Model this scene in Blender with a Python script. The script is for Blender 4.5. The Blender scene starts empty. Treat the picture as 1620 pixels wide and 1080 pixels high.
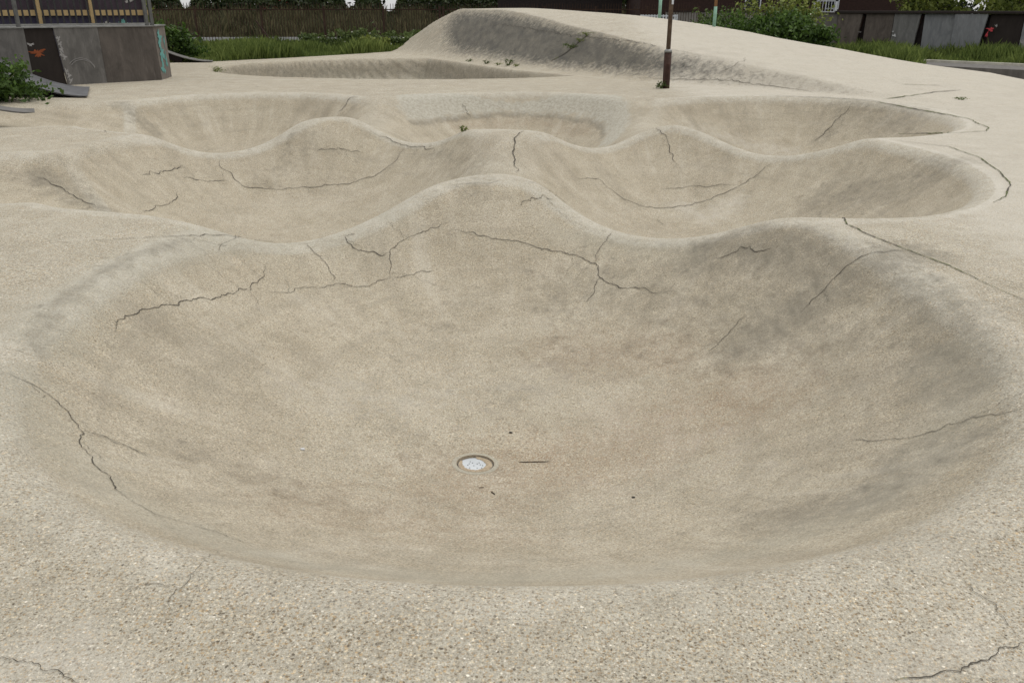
import bpy, bmesh, math, random
import numpy as np
from mathutils import Vector, Matrix
R = math.radians
SC = bpy.context.scene
# ---------------------------------------------------------------- camera, sky, sun, exposure
cam = bpy.data.cameras.new('camera'); camo = bpy.data.objects.new('camera', cam); SC.collection.objects.link(camo)
cam.sensor_width = 36; cam.lens = 29.29; cam.clip_start = 0.05; cam.clip_end = 1500
camo.location = (0, 0, 1.7); camo.rotation_euler = (R(90-21.719), 0, 0)
SC.camera = camo
SUN_EL, SUN_AZ = 64, 60          # azimuth clockwise from +Y
w = bpy.data.worlds.new('World'); SC.world = w; w.use_nodes = True
nt = w.node_tree; nt.nodes.clear()
sky = nt.nodes.new('ShaderNodeTexSky'); sky.sky_type = 'NISHITA'; sky.sun_disc = False
sky.sun_elevation = R(SUN_EL); sky.sun_rotation = R(SUN_AZ); sky.dust_density = 2; sky.air_density = 1.5; sky.ozone_density = 1
hs = nt.nodes.new('ShaderNodeHueSaturation'); hs.inputs['Saturation'].default_value = 0.22
bg = nt.nodes.new('ShaderNodeBackground'); bg.inputs[1].default_value = 0.10
wo = nt.nodes.new('ShaderNodeOutputWorld')
nt.links.new(sky.outputs[0], hs.inputs['Color']); # thin even cloud over the blue, brighter overhead as an overcast sky is
tc = nt.nodes.new('ShaderNodeTexCoord'); sx = nt.nodes.new('ShaderNodeSeparateXYZ'); nt.links.new(tc.outputs['Generated'], sx.inputs[0])
rp = nt.nodes.new('ShaderNodeMapRange'); rp.inputs[1].default_value = 0.0; rp.inputs[2].default_value = 0.9; rp.inputs[3].default_value = 7.5; rp.inputs[4].default_value = 15.0
nt.links.new(sx.outputs[2], rp.inputs[0])
cl = nt.nodes.new('ShaderNodeMixRGB'); cl.inputs[0].default_value = .8
nt.links.new(hs.outputs[0], cl.inputs[1]); nt.links.new(rp.outputs[0], cl.inputs[2]); nt.links.new(cl.outputs[0], bg.inputs[0])
nt.links.new(bg.outputs[0], wo.inputs[0])
sl = bpy.data.lights.new('sun', 'SUN'); sl.energy = 1.5; sl.angle = R(40); sl.color = (1, .97, .93)
so = bpy.data.objects.new('sun', sl); SC.collection.objects.link(so); so.location = (0, 0, 20)
az, el = R(SUN_AZ), R(SUN_EL)
so.rotation_euler = Vector((math.sin(az)*math.cos(el), math.cos(az)*math.cos(el), math.sin(el))).to_track_quat('Z', 'Y').to_euler()
vs = SC.view_settings; vs.view_transform = 'Standard'; vs.look = 'None'; vs.exposure = -0.03; vs.gamma = 1
SC.render.engine = 'CYCLES'
rnd = random.Random(7); rng = np.random.default_rng(11)
def sst(x):
    x = np.clip(x, 0, 1); return x*x*(3-2*x)
def smin(a, b, k):
    h = np.clip(0.5+0.5*(b-a)/k, 0, 1)
    return b*(1-h)+a*h-k*h*(1-h)
# centre x, y, radius left, right, toward viewer, away, depth, wall power, squareness
BOWLS = [(0.05, 5.20, 2.90, 2.80, 3.02, 3.80, 1.10, 2.4, 2.25),
         (-2.85, 10.9, 3.0, 2.76, 3.6, 3.65, 1.32, 2.2, 2.0),
         (2.60, 10.6, 2.76, 2.85, 3.5, 3.7, 1.32, 2.2, 2.0),
         (-5.35, 16.4, 2.5, 2.72, 3.5, 2.9, 1.25, 2.2, 2.1),
         (0.0, 16.6, 2.78, 2.66, 3.5, 2.75, 1.25, 2.2, 2.1),
         (5.1, 15.8, 2.66, 2.65, 3.4, 2.75, 1.25, 2.2, 2.1)]
# low saddles between neighbours in a row
LINKS = [(-2.8, 10.9, 2.6, 10.7, 1.7, 0.30), (-5.0, 16.4, 0.0, 16.6, 1.7, 0.36), (0.0, 16.6, 4.9, 15.9, 1.7, 0.36)]
# shallow run-ins on the left: outer end (z 0) to inner end (deep)
INLETS = [(-8.8, 8.7, -3.2, 10.0, 1.6, 0.95), (-10.8, 14.9, -5.6, 15.9, 1.9, 0.80)]
CP = []      # residual control points (x, y, dz)
def segd(x, y, x0, y0, x1, y1):
    dx, dy = x1-x0, y1-y0
    t = np.clip(((x-x0)*dx+(y-y0)*dy)/(dx*dx+dy*dy), 0, 1)
    return np.hypot(x-x0-t*dx, y-y0-t*dy), t
def pools(x, y):
    zb = np.full_like(x, 9.0)
    for (cx, cy, rl, rr, rn, rf, D, p, sq) in BOWLS:
        ry = np.where(y < cy, rn, rf); rx = np.where(x < cx, rl, rr)
        t = np.minimum((np.abs((x-cx)/rx)**sq+np.abs((y-cy)/ry)**sq)**(1/sq), 1.6)
        zb = smin(zb, D*(t**p-1), 0.24)
    for (x0, y0, x1, y1, w, D) in LINKS:
        d, t = segd(x, y, x0, y0, x1, y1)
        zb = smin(zb, D*((d/w)**2-1), 0.30)
    for (x0, y0, x1, y1, w, D) in INLETS:
        d, t = segd(x, y, x0, y0, x1, y1)
        q = D*t**.8*((d/w)**2-1)+0.02*(1-t)
        zb = smin(zb, q, 0.05)
    return smin(zb, 0.0, 0.12)
# banked mound behind: foot line, crest line
FOOT = np.array([(-6.5, 41.0), (-4.4, 36.4), (-1.6, 31.0), (0.2, 27.2), (3.2, 22.6), (6.0, 20.0), (7.7, 17.9), (8.8, 16.2)])
def polyd(x, y, P):
    """distance to polyline and signed side (+ = right/behind)"""
    best = np.full_like(x, 1e9); sg = np.zeros_like(x); tt = np.zeros_like(x)
    for i in range(len(P)-1):
        (x0, y0), (x1, y1) = P[i], P[i+1]
        d, t = segd(x, y, x0, y0, x1, y1)
        c = (x1-x0)*(y-y0)-(y1-y0)*(x-x0)
        m = d < best
        best = np.where(m, d, best); sg = np.where(m, np.sign(c), sg); tt = np.where(m, i+t, tt)
    return best*sg, tt
TOPP = np.array([(-2.15, 34, 1.6), (.8, 28.2, 1.24), (2.55, 25.4, .98), (4.15, 23.2, .73), (6.0, 21.2, .45), (7.3, 19.7, .24),
    (8.1, 18.7, .10), (9.0, 17.2, .0), (-2, 36.5, 1.72), (-.2, 34, 1.72), (2, 32, 1.6), (4.0, 30, 1.45), (6, 29, 1.2), (7.9, 28.3, .92),
    (9.1, 26, .66), (10.9, 25, .33), (12, 24.2, .18), (13.8, 23.5, 0.0), (11, 19, 0.0), (13, 21, 0), (16, 22, -.3), (10, 16, -.2)])
def tps_fit(P, lam=0.05):
    n = len(P); d = np.hypot(P[:, None, 0]-P[None, :, 0], P[:, None, 1]-P[None, :, 1])
    K = np.where(d > 0, d*d*np.log(d+1e-12), 0)+lam*np.eye(n)
    Q = np.c_[np.ones(n), P[:, :2]]
    A = np.block([[K, Q], [Q.T, np.zeros((3, 3))]])
    return np.linalg.solve(A, np.r_[P[:, 2], 0, 0, 0])
TOPW = tps_fit(TOPP)
def tps_eval(P, w, x, y):
    z = w[-3]+w[-2]*x+w[-1]*y
    for i in range(len(P)):
        r2 = (x-P[i, 0])**2+(y-P[i, 1])**2+1e-9
        z = z+w[i]*0.5*r2*np.log(r2)
    return z
BACK = np.array([(-8, 41.0), (-3.5, 38.5), (-.2, 35.6), (2, 33.6), (4, 31.6), (6, 30.4), (7.9, 29.5), (9.3, 27.4), (11, 26.2), (12.2, 25.2), (14, 24.2), (16, 23)])
def mound(x, y):
    d, t = polyd(x, y, FOOT)
    e, _ = polyd(x, y, BACK)
    top = np.maximum(tps_eval(TOPP, TOPW, x, y), 0.0)
    run = 0.25+1.25*top
    q = np.clip(d/run, 0, 1)
    f = 0.45*sst(q)+0.55*(q**1.6)
    f = np.where(q < 1, f, 1)
    z = top*f
    z = np.minimum(z, 1.9)
    return z*sst(1-e/0.9)
def basin(x, y):
    # sunken flat basin on the left behind the pools
    cx, cy, ax, ay = -2.6, 28.3, 7.0, 5.1
    r = np.hypot((x-cx)/ax, (y-cy)/ay)
    q = (1-r)*6.0
    return -0.75*sst(np.minimum(q, (-polyd(x, y, FOOT)[0]-0.3))/0.28)
def basin2(x, y):
    # sunken basin on the far right, its far wall along a slanting kerb
    q = -((x-13.8)*.765+(y-31)*.644)
    q = np.minimum(np.minimum(q, x-13.5-0.12*(y-23)*0), np.minimum(y-20.5, 34-x))
    return -0.75*sst(q/0.5)
CPW = [(-3.13, 7.26, 0.155), (-3.00, 7.24, 0.082), (-2.88, 7.24, 0.015), (-2.78, 7.26, -0.035), (-2.67, 7.28, -0.074), (-2.56, 7.33, -0.089), (-2.47, 7.40, -0.078), (-2.36, 7.47, -0.054), (-2.26, 7.54, -0.023), (-2.15, 7.64, 0.010), (-2.05, 7.73, 0.029), (-1.94, 7.82, 0.029), (-1.82, 7.92, 0.012), (-1.70, 8.01, -0.012), (-1.58, 8.11, -0.031), (-1.46, 8.22, -0.033), (-1.34, 8.34, -0.014), (-1.20, 8.44, 0.015), (-1.07, 8.55, 0.044), (-0.94, 8.69, 0.058), (-0.80, 8.81, 0.052), (-0.66, 8.93, 0.032), (-0.52, 9.05, 0.009), (-0.38, 9.19, -0.011), (-0.22, 9.26, -0.008), (-0.07, 9.26, 0.011), (0.08, 9.16, 0.037), (0.23, 9.05, 0.046), (0.38, 8.93, 0.032), (0.53, 8.81, 0.003), (0.67, 8.67, -0.024), (0.81, 8.55, -0.032), (0.94, 8.44, -0.020), (1.07, 8.34, -0.001), (1.20, 8.22, 0.018), (1.33, 8.13, 0.023), (1.45, 8.01, 0.015), (1.57, 7.92, -0.000), (1.68, 7.82, -0.014), (1.80, 7.75, -0.020), (1.90, 7.66, -0.015), (2.01, 7.56, -0.002), (2.11, 7.49, 0.014), (2.22, 7.42, 0.029), (2.31, 7.33, 0.040), (2.41, 7.26, 0.043), (2.51, 7.19, 0.039), (2.61, 7.14, 0.029), (-5.54, 12.86, 0.076), (-5.37, 12.93, 0.009), (-5.21, 13.02, -0.048), (-5.06, 13.15, -0.073), (-4.88, 13.25, -0.056), (-4.71, 13.37, -0.010), (-4.53, 13.50, 0.031), (-4.34, 13.63, 0.032), (-4.15, 13.76, -0.008), (-3.95, 13.88, -0.050), (-3.75, 14.04, -0.042), (-3.55, 14.20, 0.040), (-3.35, 14.36, 0.144), (-3.14, 14.49, 0.183), (-2.93, 14.62, 0.109), (-2.72, 14.75, -0.086), (-2.48, 14.71, -0.173), (-2.23, 14.55, -0.092), (-1.96, 14.33, 0.006), (-1.70, 14.08, 0.009), (-1.45, 13.85, -0.042), (-1.20, 13.63, -0.055), (-0.96, 13.41, -0.015), (-0.73, 13.21, 0.026), (-0.50, 13.09, 0.038), (-0.29, 13.02, 0.030), (-0.08, 13.02, 0.018), (0.14, 13.02, 0.009), (0.35, 13.05, 0.005), (0.57, 13.15, 0.001), (0.79, 13.31, -0.019), (1.03, 13.50, -0.050), (1.27, 13.69, -0.059), (1.52, 13.92, -0.036), (1.77, 14.11, -0.022), (2.02, 14.30, -0.063), (2.27, 14.46, -0.143), (2.51, 14.46, -0.071), (2.71, 14.33, 0.070), (2.92, 14.17, 0.114), (3.12, 14.01, 0.071), (3.31, 13.82, 0.008), (3.51, 13.66, -0.020), (3.70, 13.50, -0.015), (3.89, 13.37, -0.003), (4.06, 13.21, 0.000), (4.24, 13.09, -0.004), (4.41, 12.96, -0.006), (4.57, 12.83, -0.002), (4.73, 12.70, 0.005), (4.88, 12.57, 0.008), (5.04, 12.48, 0.005), (5.20, 12.38, -0.003), (5.37, 12.32, -0.011)]
def terrain(x, y):
    x = np.asarray(x, float); y = np.asarray(y, float)
    z = pools(x, y)
    if len(CPW):
        g = np.zeros_like(z)
        for (a, b, w) in CPW:
            g = g+w*np.exp(-((x-a)**2+(y-b)**2)/(2*0.65**2))
        z = smin(z+g, 0.0, 0.10)
    return z+mound(x, y)+basin(x, y)+basin2(x, y)
CRACKS = [
(7, 0, [(-0.62,8.17),(-0.47,8.15),(-0.32,8.13),(-0.06,8.12),(0.08,8.11),(0.22,8.08),(0.44,8.02),(0.58,7.96),(0.71,7.88),(0.81,7.79),(0.83,7.58),(0.89,7.49),(1.11,7.31),(1.28,7.13),(1.4,7.02)]),
(5, 0, [(1.01,8.2),(0.88,8.02),(0.82,7.9),(0.81,7.79)]),
(4, 0, [(0.83,7.58),(0.77,7.41),(0.67,7.25)]),
(5, 0, [(-0.64,8.24),(-0.82,8.15),(-0.91,8.07),(-1.11,7.92),(-1.18,7.83),(-1.15,7.56),(-1.12,7.49)]),
(3, 0, [(-1.12,7.49),(-0.96,7.57),(-0.73,7.65)]),
(8, 0, [(-1.63,7.91),(-1.58,7.81),(-1.43,7.75),(-1.25,7.74),(-1.18,7.78)]),
(4, 0, [(-1.53,7.94),(-1.63,7.89)]),
(6, 0, [(-2.19,7.12),(-2.17,6.81),(-2.18,6.59),(-2.24,6.42),(-2.3,6.26),(-2.38,6.07),(-2.45,5.88),(-2.45,5.78),(-2.52,5.65),(-2.57,5.42),(-2.59,5.26),(-2.58,5.03)]),
(5, 0, [(-2.16,6.69),(-2.05,6.74),(-1.94,6.85),(-1.8,7.07),(-1.61,7.23),(-1.44,7.25),(-1.31,7.3),(-1.24,7.41),(-1.12,7.49)]),
(3, 0, [(-1.98,7.68),(-1.84,7.56),(-1.7,7.43),(-1.62,7.24)]),
(5, 0, [(-2.66,3.96),(-2.55,3.97),(-2.45,3.98),(-2.38,3.95),(-2.32,3.91),(-2.26,3.85),(-2.18,3.76),(-2.12,3.62),(-1.98,3.45),(-1.85,3.35),(-1.69,3.17)]),
(4, 0, [(-2.19,3.78),(-2.14,3.84),(-2.02,3.86),(-1.96,3.85),(-1.9,3.84)]),
(4, 0, [(-1.13,2.65),(-1.05,2.37),(-1.05,2.24),(-1.08,2.17),(-1.06,2.07)]),
(6, 0, [(-1.47,1.89),(-1.4,1.87),(-1.34,1.85),(-1.26,1.82),(-1.19,1.79)]),
(9, 1, [(1.06,1.79),(1.12,1.8),(1.17,1.81),(1.22,1.83),(1.29,1.85),(1.35,1.87),(1.4,1.9),(1.46,1.93),(1.5,1.95)]),
(4, 0, [(1.93,4.21),(1.99,4.07),(2.07,3.95),(2.12,3.9),(2.17,3.86),(2.25,3.84),(2.3,3.77),(2.35,3.71),(2.39,3.62),(2.43,3.55)]),
(6, 0, [(3.04,6.16),(2.83,6.13),(2.67,6.18),(2.56,6.18),(2.43,6.11),(2.31,6.06),(2.19,6.0)]),
(13, 1, [(4.27,11.02),(2.85,6.96),(2.89,6.64),(2.95,6.42),(3.04,6.16),(3.1,5.98),(3.16,5.8),(3.18,5.66),(3.2,5.53),(3.21,5.39),(3.24,5.21),(3.27,5.04)]),
(7, 0, [(1.81,7.19),(1.98,7.1),(2.01,7.13),(2.1,6.96),(2.21,6.87)]),
(5, 0, [(-3.95,6.23),(-3.84,6.27),(-3.73,6.31),(-3.62,6.36),(-3.5,6.38),(-3.38,6.41),(-3.27,6.45),(-3.17,6.49),(-3.07,6.53),(-2.98,6.58),(-2.89,6.64),(-2.8,6.7),(-2.72,6.8),(-2.65,6.95),(-2.55,7.2),(-2.45,7.31),(-3.54,11.21),(-3.32,11.22),(-2.12,7.65),(-1.97,7.66),(-1.84,7.74),(-1.7,7.81),(-1.57,7.89)]),
(4, 0, [(-3.97,11.29),(-2.48,7.07),(-2.43,6.91)]),
(6, 0, [(0.01,8.98),(0.1,8.94),(0.19,8.93),(0.27,8.98),(0.34,8.89),(0.41,8.86),(0.6,11.16),(0.68,11.16),(0.77,11.15),(0.86,11.13),(0.94,11.1)]),
(6, 0, [(0.07,8.54),(0.16,8.62),(0.23,8.64),(0.3,8.66),(0.36,8.68),(0.43,8.65)]),
(3, 0, [(-0.63,8.73),(-0.56,8.74),(-0.48,8.76),(-0.41,8.78),(-0.33,8.79),(-0.27,8.83),(-0.2,8.86),(-0.14,8.9),(-0.07,8.94)]),
(15, 0, [(0.17,12.84),(0.05,12.32),(0.03,12.07),(0.02,11.81),(0.02,11.51),(0.02,11.13)]),
(9, 0, [(-4.62,13.24),(-4.54,13.05),(-4.42,13.01),(-4.27,12.85),(-4.15,12.8),(-4.03,12.75),(-3.93,12.79),(-3.83,12.82),(-3.73,12.85),(-3.63,12.87),(-3.54,12.91),(-3.45,12.94),(-3.35,12.97),(-3.26,12.99),(-3.17,13.01),(-3.07,13.04),(-2.97,13.06),(-2.86,13.08),(-2.75,13.1),(-2.64,13.12),(-2.53,13.16),(-2.43,13.2),(-2.32,13.23),(-2.21,13.26),(-2.12,13.33),(-2.02,13.4),(-1.93,13.47),(-1.87,13.59),(-1.82,13.71),(-1.76,13.81)]),
(8, 0, [(-4.87,12.31),(-4.8,12.37),(-4.73,12.44),(-4.65,12.49),(-4.57,12.54),(-4.5,12.63),(-4.44,12.72),(-4.37,12.8)]),
(9, 0, [(-5.21,11.76),(-5.16,11.9),(-5.11,12.04),(-5.06,12.18),(-5.01,12.39),(-4.95,12.59)]),
(7, 0, [(-4.86,10.81),(-4.78,11.33),(-4.73,11.87)]),
(8, 0, [(-5.99,10.55),(-5.9,10.52),(-5.81,10.48),(-5.72,10.45),(-5.63,10.42),(-5.54,10.38),(-5.45,10.33),(-5.35,10.29),(-5.26,10.25),(-5.17,10.2)]),
(7, 0, [(-3.18,13.69),(-3.08,13.73),(-2.99,13.76),(-2.89,13.8),(-2.78,13.82),(-2.67,13.84),(-2.55,13.85),(-2.44,13.86)]),
(8, 0, [(0.98,12.34),(1.09,12.47),(1.19,12.59),(1.3,12.7),(1.37,12.64),(1.44,12.57),(1.51,12.5),(1.58,12.43),(1.65,12.35),(1.75,12.33),(1.84,12.31),(1.93,12.28),(2.02,12.24),(2.13,12.28),(2.24,12.32),(2.35,12.34),(2.46,12.36),(2.56,12.37),(2.67,12.41),(2.77,12.45),(2.87,12.48),(2.97,12.53),(3.07,12.57),(3.17,12.6),(3.27,12.63),(3.38,12.67),(3.48,12.71),(3.58,12.74),(3.69,12.8),(3.79,12.86),(3.9,12.92),(4.0,12.97)]),
(8, 0, [(2.42,14.32),(2.48,14.11),(2.55,13.96),(2.55,13.82),(2.56,13.68),(2.56,13.54),(2.64,13.39)]),
(6, 0, [(2.3,12.83),(2.41,12.85),(2.51,12.86),(2.62,12.86),(2.73,12.86),(2.84,12.86),(2.94,12.85),(3.04,12.84),(3.14,12.82),(3.24,12.8),(3.34,12.78),(3.44,12.75)]),
(8, 0, [(2.12,11.94),(2.18,11.76)]),
(14, 1, [(5.39,12.06),(5.45,11.99),(5.51,11.92),(5.57,11.85),(5.63,11.79),(5.69,11.72),(5.74,11.66),(5.8,11.59),(5.85,11.53),(5.91,11.46),(5.9,11.26),(5.88,11.07),(5.87,10.88),(5.86,10.7),(5.85,10.52),(5.76,10.23),(5.68,9.96),(5.61,9.69),(5.53,9.44),(5.4,9.12),(5.28,8.82),(5.07,8.49),(4.88,8.18),(4.73,8.04),(4.6,7.89)]),
(15, 1, [(5.3,18.6),(5.43,18.58),(5.56,18.56),(5.69,18.52),(5.82,18.5),(5.94,18.46),(6.06,18.42),(6.18,18.37),(6.3,18.33),(6.41,18.27),(6.53,18.21),(6.64,18.14),(6.74,18.06),(6.84,17.98),(6.94,17.89),(7.04,17.8),(7.13,17.7),(7.22,17.61),(7.31,17.52),(7.37,17.34),(7.43,17.18),(7.49,17.01),(7.54,16.84),(7.59,16.67),(7.63,16.48),(7.66,16.29),(7.69,16.08),(7.71,15.86),(7.72,15.64),(7.72,15.41),(7.72,15.17),(7.71,14.93),(7.71,14.72),(7.73,14.54),(7.63,14.11),(7.54,13.71),(7.46,13.33),(7.22,12.96),(7.1,12.93),(6.99,12.89),(6.87,12.86),(6.76,12.82),(6.65,12.79),(6.54,12.77),(7.25,14.36),(7.3,14.67),(7.32,14.93),(7.32,15.16),(7.31,15.37),(7.29,15.57),(7.26,15.76),(7.22,15.94)]),
(10, 0, [(6.99,17.64),(6.89,17.6),(6.79,17.56),(6.69,17.52),(6.59,17.46),(6.48,17.4),(6.37,17.34),(6.26,17.26),(6.15,17.18)]),
(25, 1, [(7.6,17.73),(7.8,17.87),(7.93,17.85),(8.06,17.82),(8.25,17.91),(8.46,18.1),(8.68,18.29),(8.9,18.47),(9.12,18.66),(9.31,18.77),(9.51,18.88),(9.7,19.0),(9.9,19.12)]),
(20, 1, [(8.77,19.61),(8.93,19.62),(9.1,19.64),(9.26,19.65),(9.42,19.66),(9.58,19.68),(9.75,19.7)]),
(12, 0, [(-3.37,18.59),(-3.53,18.35),(-3.7,18.25)]),
(8, 0, [(-2.34,14.32),(-2.23,14.27),(-2.11,14.2),(-2.0,14.11),(-1.88,13.99),(-1.76,13.86),(-1.65,13.78),(-1.53,13.68),(-1.42,13.57),(-1.31,13.44),(-1.19,13.28)]),
(10, 0, [(-0.71,33.15),(-0.46,32.61),(-0.23,32.09),(0.0,31.56),(0.22,31.03),(0.43,30.51),(0.64,30.01),(0.84,29.52),(1.03,29.05),(1.22,28.59),(1.4,28.15),(1.58,27.77),(1.76,27.45),(1.94,27.16),(2.11,26.87),(2.28,26.59),(2.44,26.32),(2.6,26.05),(2.76,25.79),(2.92,25.54),(3.07,25.29),(3.22,25.05),(3.37,24.81),(3.51,24.54),(3.65,24.29),(3.78,24.03),(3.92,23.79),(4.05,23.57),(4.19,23.37),(4.32,23.18),(4.46,23.01),(4.59,22.84),(4.72,22.66),(4.86,22.53),(4.99,22.38),(5.12,22.25),(5.25,22.12),(5.38,21.99),(5.51,21.87),(5.64,21.75),(5.77,21.63),(5.9,21.52)]),
(30, 1, [(2.38,26.74),(2.19,26.68),(2.0,26.65),(1.81,26.61),(1.62,26.58),(1.39,26.67),(1.16,26.74)]),
(8, 0, [(-1.11,18.89),(-1.0,18.78),(-0.89,18.66)]),
(7, 0, [(-6.72,12.02),(-6.68,12.13),(-6.65,12.23),(-6.61,12.34),(-6.57,12.44),(-6.5,12.5),(-6.44,12.55),(-6.37,12.6),(-6.3,12.66),(-6.24,12.72),(-6.17,12.78),(-6.11,12.85),(-7.61,16.28)]),
(8, 0, [(5.97,22.43),(5.62,21.66),(5.44,21.54),(5.29,21.5),(5.13,21.47)]),
(10, 0, [(-5.01,22.22),(-4.86,22.3),(-4.72,22.38),(-4.57,22.46),(-4.42,22.54),(-4.27,22.63),(-4.16,22.94),(-4.05,23.26),(-5.46,32.74),(-5.23,32.79)]),
(3, 0, [(-1.69,3.17),(-1.62,3.13),(-1.54,3.08),(-1.47,3.09),(-1.4,3.1),(-1.33,3.1),(-1.27,3.08),(-1.19,3.05),(-1.12,3.02)]),
(3, 0, [(1.88,6.31),(1.77,6.23),(1.65,6.14),(1.54,6.04)]),
(10, 0, [(3.17,22.96),(3.31,22.79),(3.45,22.65),(3.6,22.52),(3.74,22.4),(3.88,22.28),(4.02,22.16),(4.16,22.05),(4.3,21.93),(4.43,21.81),(4.57,21.7),(4.7,21.58),(4.83,21.47),(4.96,21.36),(5.09,21.25),(5.22,21.14),(5.34,21.0),(5.46,20.87),(5.58,20.74),(5.7,20.61),(5.81,20.48),(5.93,20.35),(6.04,20.23),(6.15,20.1),(6.25,19.95),(6.35,19.8),(6.45,19.66),(6.55,19.52),(6.64,19.38),(6.74,19.23)]),
]
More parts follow.
